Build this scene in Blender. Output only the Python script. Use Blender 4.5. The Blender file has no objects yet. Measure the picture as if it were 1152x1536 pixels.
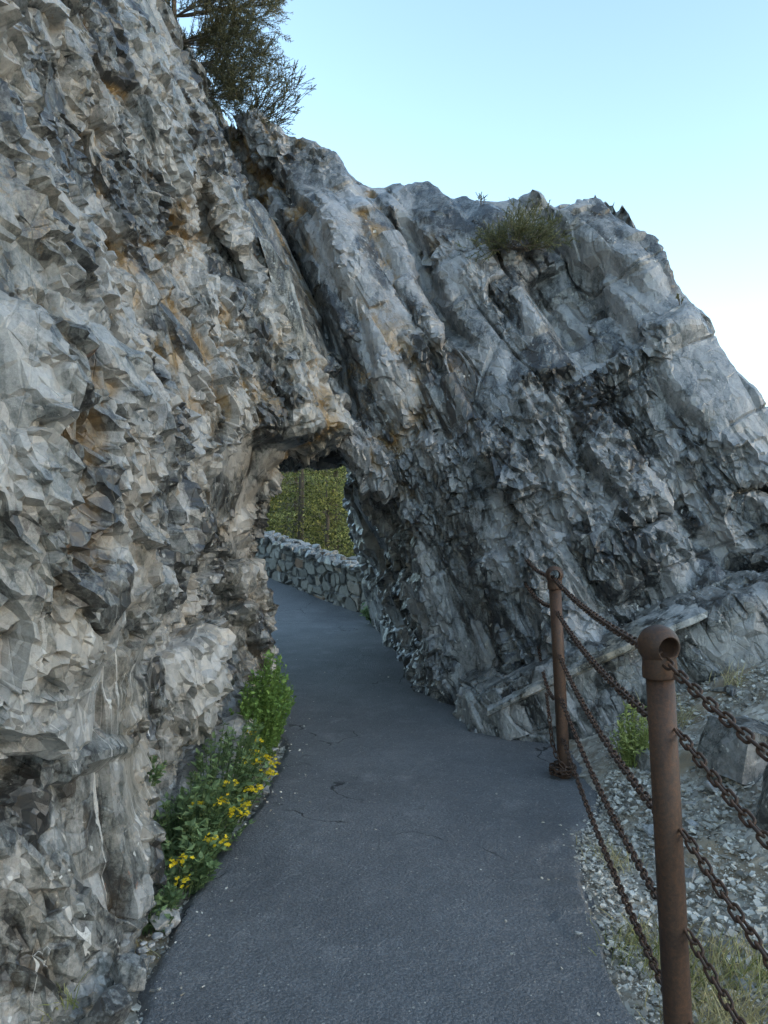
import bpy, bmesh, math, random
import numpy as np
from mathutils import Vector, Matrix

random.seed(7)
R = math.radians
SC = bpy.context.scene
COL = SC.collection
CAM_H = 1.67
F = 1130.0            # focal length of the photograph in its own pixels

# ------------------------------------------------------------------ camera
cam_d = bpy.data.cameras.new('camera')
cam = bpy.data.objects.new('camera', cam_d)
COL.objects.link(cam)
cam_d.sensor_fit = 'VERTICAL'
cam_d.sensor_height = 36.0
cam_d.lens = 36.0 * F / 1536.0
cam_d.clip_start = 0.05
cam_d.clip_end = 4000
cam.location = (0, 0, CAM_H)
cam.rotation_euler = (R(90 + 0.6), 0, 0)
SC.camera = cam

# ------------------------------------------------------------------ sky, sun, exposure
SUN_EL, SUN_AZ = 8.0, 118.0          # azimuth clockwise from +Y: low on the right, hidden by an added, unseen ridge
world = bpy.data.worlds.new('World')
SC.world = world
world.use_nodes = True
wn = world.node_tree
sky = wn.nodes.new('ShaderNodeTexSky')
sky.sky_type = 'NISHITA'
sky.sun_disc = False
sky.sun_elevation = R(SUN_EL)
sky.sun_rotation = R(SUN_AZ)
sky.altitude = 900
sky.air_density = 1.0
sky.dust_density = 1.5
sky.ozone_density = 1.2
wb = wn.nodes.new('ShaderNodeMix'); wb.data_type = 'RGBA'; wb.blend_type = 'MULTIPLY'
wb.inputs[0].default_value = 1.0
wb.inputs[7].default_value = (1.02, 1.00, 0.94, 1)      # white balance of the daylight
wn.links.new(sky.outputs[0], wb.inputs[6])
wn.links.new(wb.outputs[2], wn.nodes['Background'].inputs[0])
wn.nodes['Background'].inputs[1].default_value = 0.15
sun_d = bpy.data.lights.new('sun', 'SUN')
sun_d.energy = 3.0
sun_d.angle = R(0.5)
sun_d.color = (1.0, 0.88, 0.72)
sun = bpy.data.objects.new('sun', sun_d)
COL.objects.link(sun)
az, el = R(SUN_AZ), R(SUN_EL)
to_sun = Vector((math.sin(az) * math.cos(el), math.cos(az) * math.cos(el), math.sin(el)))
sun.rotation_euler = to_sun.to_track_quat('Z', 'Y').to_euler()
sun.location = to_sun * 60
SC.view_settings.view_transform = 'Standard'
SC.view_settings.look = 'None'
SC.view_settings.exposure = 2.42
SC.view_settings.gamma = 1.0
SC.render.film_transparent = False
try:
    SC.cycles.use_denoising = True
    SC.cycles.denoising_prefilter = 'NONE'
    SC.cycles.max_bounces = 8
    SC.cycles.sample_clamp_indirect = 6
except Exception:
    pass

# ------------------------------------------------------------------ helpers
def at(px, py, d):
    "a point of the place seen at photo pixel (px,py), d metres ahead"
    return Vector(((px - 576) / F * d, d, CAM_H - (py - 780) / F * d))

def tag(o, label=None, cat=None, group=None, kind=None):
    if label: o['label'] = label
    if cat: o['category'] = cat
    if group: o['group'] = group
    if kind: o['kind'] = kind
    return o

def link(name, me, parent=None, mat=None):
    o = bpy.data.objects.new(name, me)
    COL.objects.link(o)
    if parent is not None: o.parent = parent
    if mat is not None and me is not None and not me.materials: me.materials.append(mat)
    return o

def empty(name, loc):
    o = bpy.data.objects.new(name, None)
    o.location = loc
    o.empty_display_size = 0.1
    COL.objects.link(o)
    return o

def mesh_np(name, V, Fc, attrs=None, smooth=False):
    "mesh from numpy arrays; Fc (n,k) all of one size"
    me = bpy.data.meshes.new(name)
    V = np.asarray(V, np.float32); Fc = np.asarray(Fc, np.int32)
    n, k = Fc.shape
    me.vertices.add(len(V)); me.vertices.foreach_set('co', V.ravel())
    me.loops.add(n * k); me.loops.foreach_set('vertex_index', Fc.ravel())
    me.polygons.add(n)
    me.polygons.foreach_set('loop_start', np.arange(0, n * k, k, dtype=np.int32))
    me.polygons.foreach_set('loop_total', np.full(n, k, np.int32))
    me.polygons.foreach_set('use_smooth', np.full(n, smooth, bool))
    me.update(calc_edges=True)
    me.validate()
    if attrs:
        for an, av in attrs.items():
            a = me.attributes.new(an, 'FLOAT', 'POINT')
            a.data.foreach_set('value', np.asarray(av, np.float32))
    return me

class Acc:
    "collects vertex and quad blocks into one mesh"
    def __init__(s): s.V, s.Q, s.A, s.n = [], [], [], 0
    def add(s, V, Q, a=None):
        V = np.asarray(V, np.float32).reshape(-1, 3)
        s.V.append(V); s.Q.append(np.asarray(Q, np.int32).reshape(-1, 4) + s.n)
        s.A.append(np.full(len(V), 0.5, np.float32) if a is None else np.broadcast_to(np.asarray(a, np.float32), (len(V),)))
        s.n += len(V)
    def mesh(s, name, smooth=False):
        return mesh_np(name, np.concatenate(s.V), np.concatenate(s.Q), {'tint': np.concatenate(s.A)}, smooth)

def tube(acc, pts, radii, sides=7, a=None, caps=True):
    pts = [Vector(p) for p in pts]
    n = len(pts)
    if not hasattr(radii, '__len__'): radii = [radii] * n
    V = []
    t0 = (pts[1] - pts[0]).normalized()
    u = t0.orthogonal().normalized()
    for i, p in enumerate(pts):
        t = (pts[min(i + 1, n - 1)] - pts[max(i - 1, 0)]).normalized()
        u = (u - t * u.dot(t)).normalized()
        w = t.cross(u)
        for k in range(sides):
            an = 2 * math.pi * k / sides
            V.append(p + (u * math.cos(an) + w * math.sin(an)) * radii[i])
    Q = []
    for i in range(n - 1):
        for k in range(sides):
            k2 = (k + 1) % sides
            Q.append((i * sides + k, i * sides + k2, (i + 1) * sides + k2, (i + 1) * sides + k))
    acc.add(V, Q, a)

# ---- vectorised hashing, voronoi facets and value noise
def h3(ix, iy, iz, seed, k):
    with np.errstate(over='ignore'):
        h = (ix.astype(np.int64) * 374761393 + iy.astype(np.int64) * 668265263 + iz.astype(np.int64) * 2147483647 + seed * 974711 + k * 1013904223) & 0xFFFFFFFF
        h = ((h ^ (h >> 15)) * 2246822519) & 0xFFFFFFFF
        h = ((h ^ (h >> 13)) * 3266489917) & 0xFFFFFFFF
        h = h ^ (h >> 16)
    return (h.astype(np.float32) / 4294967295.0)

BN = np.array([0.905, 0.12, 0.41]); BN /= np.linalg.norm(BN)              # bedding normal
BD = np.array([0.41, 0.0, -0.91]); BD -= BN * BD.dot(BN); BD /= np.linalg.norm(BD)   # down dip
BS = np.cross(BN, BD)
FRAME = np.stack([BN, BD, BS]).astype(np.float32)

def facets(P, size, seed, tilt=0.5, frame=FRAME, jitter=0.9, bias=0.0, edge=False, soft=0.11):
    "P (n,3): signed facet height (in units of 1), a random tone per cell, distance to the cell's edge"
    out_h = np.empty(len(P), np.float32); out_t = np.empty(len(P), np.float32); out_e = np.empty(len(P), np.float32)
    size = np.asarray(size, np.float32)
    step = 400000
    for s in range(0, len(P), step):
        q = (P[s:s + step] @ frame.T) / size
        b = np.floor(q - 0.5).astype(np.int64)
        best = np.full(len(q), 1e9, np.float32); second = best.copy()
        H = np.zeros(len(q), np.float32); H2 = H.copy(); T = np.zeros(len(q), np.float32)
        for dx in (0, 1):
            for dy in (0, 1):
                for dz in (0, 1):
                    ix, iy, iz = b[:, 0] + dx, b[:, 1] + dy, b[:, 2] + dz
                    d = np.stack([q[:, 0] - ix - 0.5 - jitter * (h3(ix, iy, iz, seed, 1) - 0.5),
                                  q[:, 1] - iy - 0.5 - jitter * (h3(ix, iy, iz, seed, 2) - 0.5),
                                  q[:, 2] - iz - 0.5 - jitter * (h3(ix, iy, iz, seed, 3) - 0.5)], 1)
                    dist = np.abs(d).max(1) * 0.6 + np.sqrt((d * d).sum(1)) * 0.4
                    u = np.nonzero(dist < second)[0]
                    if not len(u): continue
                    ixm, iym, izm, dm, du = ix[u], iy[u], iz[u], d[u], dist[u]
                    g = (dm[:, 0] * (h3(ixm, iym, izm, seed, 4) - 0.5) + dm[:, 1] * (h3(ixm, iym, izm, seed, 5) - 0.5)
                         + dm[:, 2] * (h3(ixm, iym, izm, seed, 6) - 0.5))
                    hh = (h3(ixm, iym, izm, seed, 7) - 0.5) * 2 + g * tilt * 4 + dm[:, 1] * bias
                    m = du < best[u]; um = u[m]; un = u[~m]
                    second[um] = best[um]; H2[um] = H[um]
                    best[um] = du[m]; H[um] = hh[m]; T[um] = h3(ixm[m], iym[m], izm[m], seed, 8)
                    second[un] = du[~m]; H2[un] = hh[~m]
        fe = second - best
        k = 0.5 + 0.5 * np.clip(fe / soft, 0, 1)
        out_h[s:s + step] = H * k + H2 * (1 - k); out_t[s:s + step] = T; out_e[s:s + step] = fe
    return (out_h, out_t, out_e) if edge else (out_h, out_t)

def blocks(P, size, seed, lo=0.55, hi=2.6, spread=0.5, frame=FRAME, jitter=0.85, bias=0.0):
    """upper envelope of random flat-sided blocks lined up with the bedding and joints:
    continuous, made of planes that meet in sharp edges. Returns height, tone, gap to the next block"""
    oh = np.empty(len(P), np.float32); ot = np.empty(len(P), np.float32); oe = np.empty(len(P), np.float32)
    size = np.asarray(size, np.float32); step = 300000
    for s in range(0, len(P), step):
        q = (P[s:s + step] @ frame.T) / size
        b = np.floor(q).astype(np.int64)
        H = np.full(len(q), -9, np.float32); H2 = H.copy(); T = np.zeros(len(q), np.float32)
        fr = q - b
        for dx in (-1, 0, 1):
            for dy in (-1, 0, 1):
                for dz in (-1, 0, 1):
                    # blocks two thirds of a cell away can no longer reach the surface
                    near = (np.abs(fr[:, 0] - .5 - dx) < 1.18) & (np.abs(fr[:, 1] - .5 - dy) < 1.18) & (np.abs(fr[:, 2] - .5 - dz) < 1.18)
                    u = np.nonzero(near)[0]
                    if not len(u): continue
                    ix, iy, iz = b[u, 0] + dx, b[u, 1] + dy, b[u, 2] + dz
                    d0 = q[u, 0] - ix - .5 - jitter * (h3(ix, iy, iz, seed, 1) - .5)
                    d1 = q[u, 1] - iy - .5 - jitter * (h3(ix, iy, iz, seed, 2) - .5)
                    d2 = q[u, 2] - iz - .5 - jitter * (h3(ix, iy, iz, seed, 3) - .5)
                    k0 = (h3(ix, iy, iz, seed, 10) - .5) * .7; k1 = (h3(ix, iy, iz, seed, 11) - .5) * .7; k2 = (h3(ix, iy, iz, seed, 12) - .5) * .7
                    e0, e1, e2 = d0 + k0 * d1, d1 + k1 * d2, d2 + k2 * d0
                    r = hi / lo
                    def sl(k): return lo * r ** (h3(ix, iy, iz, seed, k) ** 1.4)
                    m = np.maximum(np.maximum(np.where(e0 > 0, sl(4), sl(5)) * np.abs(e0), np.where(e1 > 0, sl(6) * (1 + bias), sl(7) / (1 + bias)) * np.abs(e1)),
                                   np.where(e2 > 0, sl(8), sl(9)) * np.abs(e2))
                    hh = spread * h3(ix, iy, iz, seed, 13) - m
                    w = hh > H[u]; uw = u[w]; un = u[~w]
                    H2[uw] = H[uw]; H[uw] = hh[w]; T[uw] = h3(ix[w], iy[w], iz[w], seed, 14)
                    H2[un] = np.maximum(H2[un], hh[~w])
        oh[s:s + step] = H; ot[s:s + step] = T; oe[s:s + step] = H - H2
    return oh, ot, oe

def vnoise(P, size, seed):
    q = np.asarray(P, np.float32) / np.float32(size)
    i = np.floor(q).astype(np.int64); f = q - i
    f = f * f * (3 - 2 * f)
    r = np.zeros(len(q), np.float32)
    for dx in (0, 1):
        for dy in (0, 1):
            for dz in (0, 1):
                w = (f[:, 0] if dx else 1 - f[:, 0]) * (f[:, 1] if dy else 1 - f[:, 1]) * (f[:, 2] if dz else 1 - f[:, 2])
                r += w * h3(i[:, 0] + dx, i[:, 1] + dy, i[:, 2] + dz, seed, 9)
    return r * 2 - 1

def table(xs, ys, T, X, Y):
    "bilinear look-up, T[len(xs)][len(ys)]"
    xs = np.asarray(xs, np.float32); ys = np.asarray(ys, np.float32); T = np.asarray(T, np.float32)
    i = np.clip(np.searchsorted(xs, X) - 1, 0, len(xs) - 2); j = np.clip(np.searchsorted(ys, Y) - 1, 0, len(ys) - 2)
    a = np.clip((X - xs[i]) / (xs[i + 1] - xs[i]), 0, 1); b = np.clip((Y - ys[j]) / (ys[j + 1] - ys[j]), 0, 1)
    return T[i, j] * (1 - a) * (1 - b) + T[i + 1, j] * a * (1 - b) + T[i, j + 1] * (1 - a) * b + T[i + 1, j + 1] * a * b

def surface_nets(Fv, org, h):
    nx, ny, nz = Fv.shape
    S = Fv < 0
    cs = [(a, b, c) for a in (0, 1) for b in (0, 1) for c in (0, 1)]
    cnt = np.zeros((nx - 1, ny - 1, nz - 1), np.int8)
    for a, b, c in cs: cnt += S[a:nx - 1 + a, b:ny - 1 + b, c:nz - 1 + c]
    act = (cnt > 0) & (cnt < 8)
    I = np.argwhere(act)
    idx = np.full(act.shape, -1, np.int32); idx[act] = np.arange(len(I))
    acc = np.zeros((len(I), 3), np.float32); num = np.zeros(len(I), np.float32)
    val = {c: Fv[I[:, 0] + c[0], I[:, 1] + c[1], I[:, 2] + c[2]] for c in cs}
    for c in cs:
        for ax in range(3):
            if c[ax] == 1: continue
            e = list(c); e[ax] = 1; e = tuple(e)
            m = (val[c] < 0) != (val[e] < 0)
            t = val[c][m] / (val[c][m] - val[e][m])
            p = np.tile(np.asarray(c, np.float32), (m.sum(), 1)); p[:, ax] = t
            acc[m] += p; num[m] += 1
    V = (I + acc / num[:, None]) * h + np.asarray(org, np.float32)
    Q = []
    for ax in range(3):
        u, v = (ax + 1) % 3, (ax + 2) % 3
        sl0 = [slice(None)] * 3; sl1 = [slice(None)] * 3
        sl0[ax] = slice(0, -1); sl1[ax] = slice(1, None)
        ch = S[tuple(sl0)] != S[tuple(sl1)]
        E = np.argwhere(ch)
        ok = (E[:, u] > 0) & (E[:, v] > 0) & (E[:, u] < Fv.shape[u] - 1) & (E[:, v] < Fv.shape[v] - 1)
        E = E[ok]
        ins = S[E[:, 0], E[:, 1], E[:, 2]]
        def cell(du, dv):
            C = E.copy(); C[:, u] += du; C[:, v] += dv
            return idx[C[:, 0], C[:, 1], C[:, 2]]
        q = np.stack([cell(-1, -1), cell(0, -1), cell(0, 0), cell(-1, 0)], 1)
        q[~ins] = q[~ins][:, ::-1]
        Q.append(q)
    return V, np.concatenate(Q)

def quad_subdiv(V, Q, sel):
    "split the selected quads into four"
    keep, S = Q[~sel], Q[sel]
    E = np.concatenate([np.stack([S[:, k], S[:, (k + 1) % 4]], 1) for k in range(4)])
    E.sort(axis=1)
    key = E[:, 0].astype(np.int64) * len(V) + E[:, 1]
    uq, inv = np.unique(key, return_inverse=True)
    a, b = uq // len(V), uq % len(V)
    mid = (V[a] + V[b]) * 0.5
    cen = V[S].mean(1)
    n0, n1 = len(V), len(V) + len(mid)
    m = (inv.reshape(4, -1).T + n0)
    c = np.arange(len(S)) + n1
    new = np.concatenate([np.stack([S[:, k], m[:, k], c, m[:, (k + 3) % 4]], 1) for k in range(4)])
    return np.concatenate([V, mid, cen]), np.concatenate([keep, new])

def vnormals(V, Q):
    n = np.cross(V[Q[:, 2]] - V[Q[:, 0]], V[Q[:, 3]] - V[Q[:, 1]])
    N = np.zeros_like(V)
    for k in range(4):
        for ax in range(3): N[:, ax] += np.bincount(Q[:, k], n[:, ax], len(V))
    return N / np.maximum(np.linalg.norm(N, axis=1, keepdims=True), 1e-9)

def smooth_vec(N, Q, it=2):
    for _ in range(it):
        A = np.zeros_like(N); c = np.bincount(Q.ravel(), minlength=len(N))[:, None] + 1e-6
        m = N[Q].mean(1)
        for k in range(4):
            for ax in range(3): A[:, ax] += np.bincount(Q[:, k], m[:, ax], len(N))
        N = A / c
    return N / np.maximum(np.linalg.norm(N, axis=1, keepdims=True), 1e-9)

def build_rock(name, lo, hi, h, base, mat, coarse, fine, parent=None, near=4.6, seed=1, flat=True, calm=None, rough=0.2, keep=0.08):
    """solid rock: base(x,y,z) < 0 inside; 'coarse' joint blocks are carved into the solid itself,
    'fine' chips displace the resulting skin. Entries: (cell size, amplitude, tilt[, shingle bias, crack depth])."""
    lo = np.asarray(lo, np.float32); hi = np.asarray(hi, np.float32)
    n = np.ceil((hi - lo) / h).astype(int) + 1
    Fv = np.empty(tuple(n), np.float32)
    ys = lo[1] + h * np.arange(n[1], dtype=np.float32); zs = lo[2] + h * np.arange(n[2], dtype=np.float32)
    YY, ZZ = np.meshgrid(ys, zs, indexing='ij')
    for i in range(n[0]):
        Fv[i] = base(np.full_like(YY, lo[0] + h * i), YY, ZZ)
    band = np.abs(Fv) < 0.55
    I = np.argwhere(band)
    P = (I * h + lo).astype(np.float32)
    wob = np.stack([vnoise(P, 0.9, seed + 50), vnoise(P, 0.9, seed + 51), vnoise(P, 0.9, seed + 52)], 1) * 0.05
    D = vnoise(P, 1.4, seed + 53) * 0.06
    for k, (sz, amp, tl) in enumerate(coarse):
        D += (blocks(P + wob, sz, seed * 31 + k, lo=(0.30, 0.22)[k], hi=(3.0, 6.0)[k], spread=(0.7, 0.9)[k], bias=tl)[0] + 0.05) * amp
    if calm is not None: D *= 1 - 1.3 * (1 - calm(P))
    Fv[band] -= D
    Fv[0] = np.maximum(Fv[0], .01); Fv[-1] = np.maximum(Fv[-1], .01)
    Fv[:, 0] = np.maximum(Fv[:, 0], .01); Fv[:, -1] = np.maximum(Fv[:, -1], .01)
    Fv[:, :, 0] = np.maximum(Fv[:, :, 0], .01); Fv[:, :, -1] = np.maximum(Fv[:, :, -1], .01)
    V, Q = surface_nets(Fv, lo, h)
    del Fv
    lab = np.arange(len(V))
    for _ in range(400):
        m = lab[Q].min(1); l2 = lab.copy()
        for k in range(4): np.minimum.at(l2, Q[:, k], m)
        l2 = l2[l2]; l2 = l2[l2]
        if (l2 == lab).all(): break
        lab = l2
    big = np.bincount(lab).argmax()
    Q = Q[lab[Q[:, 0]] == big]
    used = np.unique(Q); re = np.full(len(V), -1); re[used] = np.arange(len(used)); V = V[used]; Q = re[Q].astype(np.int32)
    for _ in range(1):
        A = np.zeros_like(V); c = np.bincount(Q.ravel(), minlength=len(V))[:, None]
        m = V[Q].mean(1)
        for k in range(4):
            for ax in range(3): A[:, ax] += np.bincount(Q[:, k], m[:, ax], len(V))
        V = (V * 0.35 + 0.65 * A / c).astype(np.float32)
    def facing(V, Q, lim):
        c = V[Q].mean(1); nn = np.cross(V[Q[:, 2]] - V[Q[:, 0]], V[Q[:, 3]] - V[Q[:, 1]])
        w = np.array([0, 0, CAM_H], np.float32) - c
        d = np.linalg.norm(w, axis=1)
        front = (nn * w).sum(1) > lim * np.linalg.norm(nn, axis=1) * d
        infr = (c[:, 1] > 0.6) & (np.abs(c[:, 0]) < 0.62 * c[:, 1] + 0.6) & (c[:, 2] - CAM_H < 0.78 * c[:, 1] + 0.5)
        return front & infr, d
    N = smooth_vec(vnormals(V, Q), Q, 8)
    nv = len(V)
    vis, d = facing(V, Q, -1.1 if len(Q) < 130000 else -0.7)
    X = np.concatenate([V, N], 1)
    X, Q = quad_subdiv(X, Q, vis)
    vis, d = facing(X[:, :3], Q, -0.6)
    X, Q = quad_subdiv(X, Q, vis & (d < near))
    V, N = X[:, :3].copy(), X[:, 3:]
    P = V.copy()
    P += np.stack([vnoise(P, 0.35, seed + 60), vnoise(P, 0.35, seed + 61), vnoise(P, 0.35, seed + 62)], 1) * 0.010
    D = np.zeros(len(V), np.float32); tone = np.zeros(len(V), np.float32)
    shat = 1.35 * sstep(vnoise(V, 0.95, seed + 70) + 0.55 * vnoise(V, 0.28, seed + 71), 0.0 - rough, 0.42 - rough).astype(np.float32) + 0.16
    shat *= 1 - 0.8 * sstep(N[:, 2], 0.35, 0.7)          # tops are weathered smoother
    if calm is not None: shat *= calm(V)
    for k, (sz, amp, bias, crack) in enumerate(fine):
        if k == 0:
            fh, ft, fe = blocks(P, sz, seed * 77 + k, lo=0.22, hi=6.5, spread=0.9, bias=bias)
        else:
            fh, ft, fe = facets(P, sz, seed * 77 + k, 0.7, bias=bias, edge=True, soft=0.03)
        msk = 0.55 + 0.45 * np.minimum(shat, 1.2) if k == 0 else shat
        D += fh * amp * msk
        if crack > 0:
            D -= crack * np.exp(-fe / 0.035) * np.clip(vnoise(V, 0.5, seed + 90 + k) * 3, 0, 1)
        tone += (ft - 0.5) * (0.8 if k == 0 else 0.3)
    # long straight cracks along the bedding and across it
    q = (P @ FRAME.T).astype(np.float32)
    for ax, gap, dep, sd in ((0, 0.33, 0.055, 1), (1, 0.70, 0.035, 2), (2, 0.75, 0.035, 3)):
        w = q[:, ax] / gap + 0.16 * vnoise(P, 1.3, seed + 110 + sd) + 0.06 * vnoise(P, 0.3, seed + 115 + sd)
        k = np.floor(w); o = 0.25 + 0.5 * h3(k, k * 0, k * 0, seed, 20 + ax)
        dd = np.abs(w - k - o) * gap
        on = np.clip((vnoise(P, 0.8, seed + 120 + sd) + 0.6 * h3(k, k * 0, k * 0 + 1, seed, 30 + ax) - 0.42) * 3, 0, 1) * np.clip(0.6 + vnoise(P, 0.22, seed + 130 + sd), 0, 1)
        D -= dep * np.clip(1 - dd / 0.016, 0, 1) * on
    D += vnoise(V, 0.06, seed + 80) * 0.003
    vw = np.array([0, 0, CAM_H], np.float32) - V
    face = (N * vw).sum(1) / np.linalg.norm(vw, axis=1)
    D *= np.clip(1 + (face + 0.05) / 0.35, 0.15, 1)          # the far side is only roughed out
    V = V + N * D[:, None]
    me = mesh_np(name, V, Q, {'tone': tone, 'relief': (D - D.mean()) / D.std()}, not flat)
    me.materials.append(mat)
    o = link(name, me, parent)
    # collapse near-flat neighbours: leaves straight-edged broken faces
    md = o.modifiers.new('facet', 'DECIMATE'); md.ratio = keep; md.use_collapse_triangulate = True
    ev = o.evaluated_get(bpy.context.evaluated_depsgraph_get())
    m2 = bpy.data.meshes.new_from_object(ev)
    o.modifiers.clear(); o.data = m2; bpy.data.meshes.remove(me); m2.name = name
    m2.polygons.foreach_set('use_smooth', np.zeros(len(m2.polygons), bool))
    print('ROCK', name, len(V), '->', len(m2.vertices), [a.name for a in m2.attributes])
    return o

# ------------------------------------------------------------------ materials
class NT:
    def __init__(s, name):
        s.m = bpy.data.materials.new(name); s.m.use_nodes = True
        s.t = s.m.node_tree; s.b = s.t.nodes['Principled BSDF']
        s.co = s.n('ShaderNodeTexCoord').outputs['Object']
    def n(s, ty, **kw):
        x = s.t.nodes.new(ty)
        for k, v in kw.items(): setattr(x, k, v)
        return x
    def set(s, sock, v):
        if isinstance(v, bpy.types.NodeSocket): s.t.links.new(v, sock)
        else:
            if sock.type == 'RGBA' and len(v) == 3: v = (*v, 1)
            sock.default_value = v
    def math(s, op, a, b=0.0, c=0.0, clamp=False):
        x = s.n('ShaderNodeMath', operation=op, use_clamp=clamp)
        s.set(x.inputs[0], a); s.set(x.inputs[1], b)
        if len(x.inputs) > 2: s.set(x.inputs[2], c)
        return x.outputs[0]
    def vmath(s, op, a, b=(0, 0, 0)):
        x = s.n('ShaderNodeVectorMath', operation=op)
        s.set(x.inputs[0], a); s.set(x.inputs[1], b)
        return x.outputs['Value'] if op in ('DOT_PRODUCT', 'LENGTH') else x.outputs[0]
    def noise(s, scale, detail=4, rough=0.55, co=None, dist=0.0):
        x = s.n('ShaderNodeTexNoise')
        s.set(x.inputs['Vector'], co or s.co); x.inputs['Scale'].default_value = scale
        x.inputs['Detail'].default_value = detail; x.inputs['Roughness'].default_value = rough
        x.inputs['Distortion'].default_value = dist
        return x.outputs[0]
    def voro(s, scale, co=None, feature='F1', rnd=1.0):
        x = s.n('ShaderNodeTexVoronoi', feature=feature)
        s.set(x.inputs['Vector'], co or s.co); x.inputs['Scale'].default_value = scale
        x.inputs['Randomness'].default_value = rnd
        return x
    def ramp(s, fac, stops, interp='LINEAR'):
        x = s.n('ShaderNodeValToRGB'); s.set(x.inputs[0], fac)
        x.color_ramp.interpolation = interp
        e = x.color_ramp.elements
        while len(e) < len(stops): e.new(0.5)
        for q, (p, c) in zip(e, stops):
            q.position = p
            q.color = (c, c, c, 1) if not hasattr(c, '__len__') else (*c, 1)
        return x.outputs[0]
    def step(s, v, a, b):
        x = s.n('ShaderNodeMapRange', interpolation_type='SMOOTHSTEP')
        s.set(x.inputs[0], v); x.inputs[1].default_value = a; x.inputs[2].default_value = b
        return x.outputs[0]
    def mix(s, f, a, b, mode='MIX'):
        x = s.n('ShaderNodeMix', data_type='RGBA', blend_type=mode)
        s.set(x.inputs[0], f); s.set(x.inputs[6], a); s.set(x.inputs[7], b)
        return x.outputs[2]
    def attr(s, name):
        return s.n('ShaderNodeAttribute', attribute_name=name).outputs['Fac']
    def mapping(s, rot=(0, 0, 0), scale=(1, 1, 1), co=None):
        x = s.n('ShaderNodeMapping'); s.set(x.inputs[0], co or s.co)
        x.inputs['Rotation'].default_value = rot; x.inputs['Scale'].default_value = scale
        return x.outputs[0]
    def bump(s, h, strength=0.5, dist=0.01, normal=None):
        x = s.n('ShaderNodeBump'); s.set(x.inputs['Height'], h)
        x.inputs['Strength'].default_value = strength; x.inputs['Distance'].default_value = dist
        if normal is not None: s.set(x.inputs['Normal'], normal)
        return x.outputs[0]
    def out(s, col=None, rough=None, normal=None, metal=None, spec=None):
        if col is not None: s.set(s.b.inputs['Base Color'], col)
        if rough is not None: s.set(s.b.inputs['Roughness'], rough)
        if normal is not None: s.set(s.b.inputs['Normal'], normal)
        if metal is not None: s.set(s.b.inputs['Metallic'], metal)
        if spec is not None: s.set(s.b.inputs['Specular IOR Level'], spec)
        return s.m

def facet_bump(t, scale, co):
    v = t.voro(scale, co)
    d = t.vmath('SUBTRACT', t.vmath('SCALE', co) if False else co, v.outputs['Position'])
    c = t.vmath('SUBTRACT', v.outputs['Color'], (0.5, 0.5, 0.5))
    return t.vmath('DOT_PRODUCT', d, c), v

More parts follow.
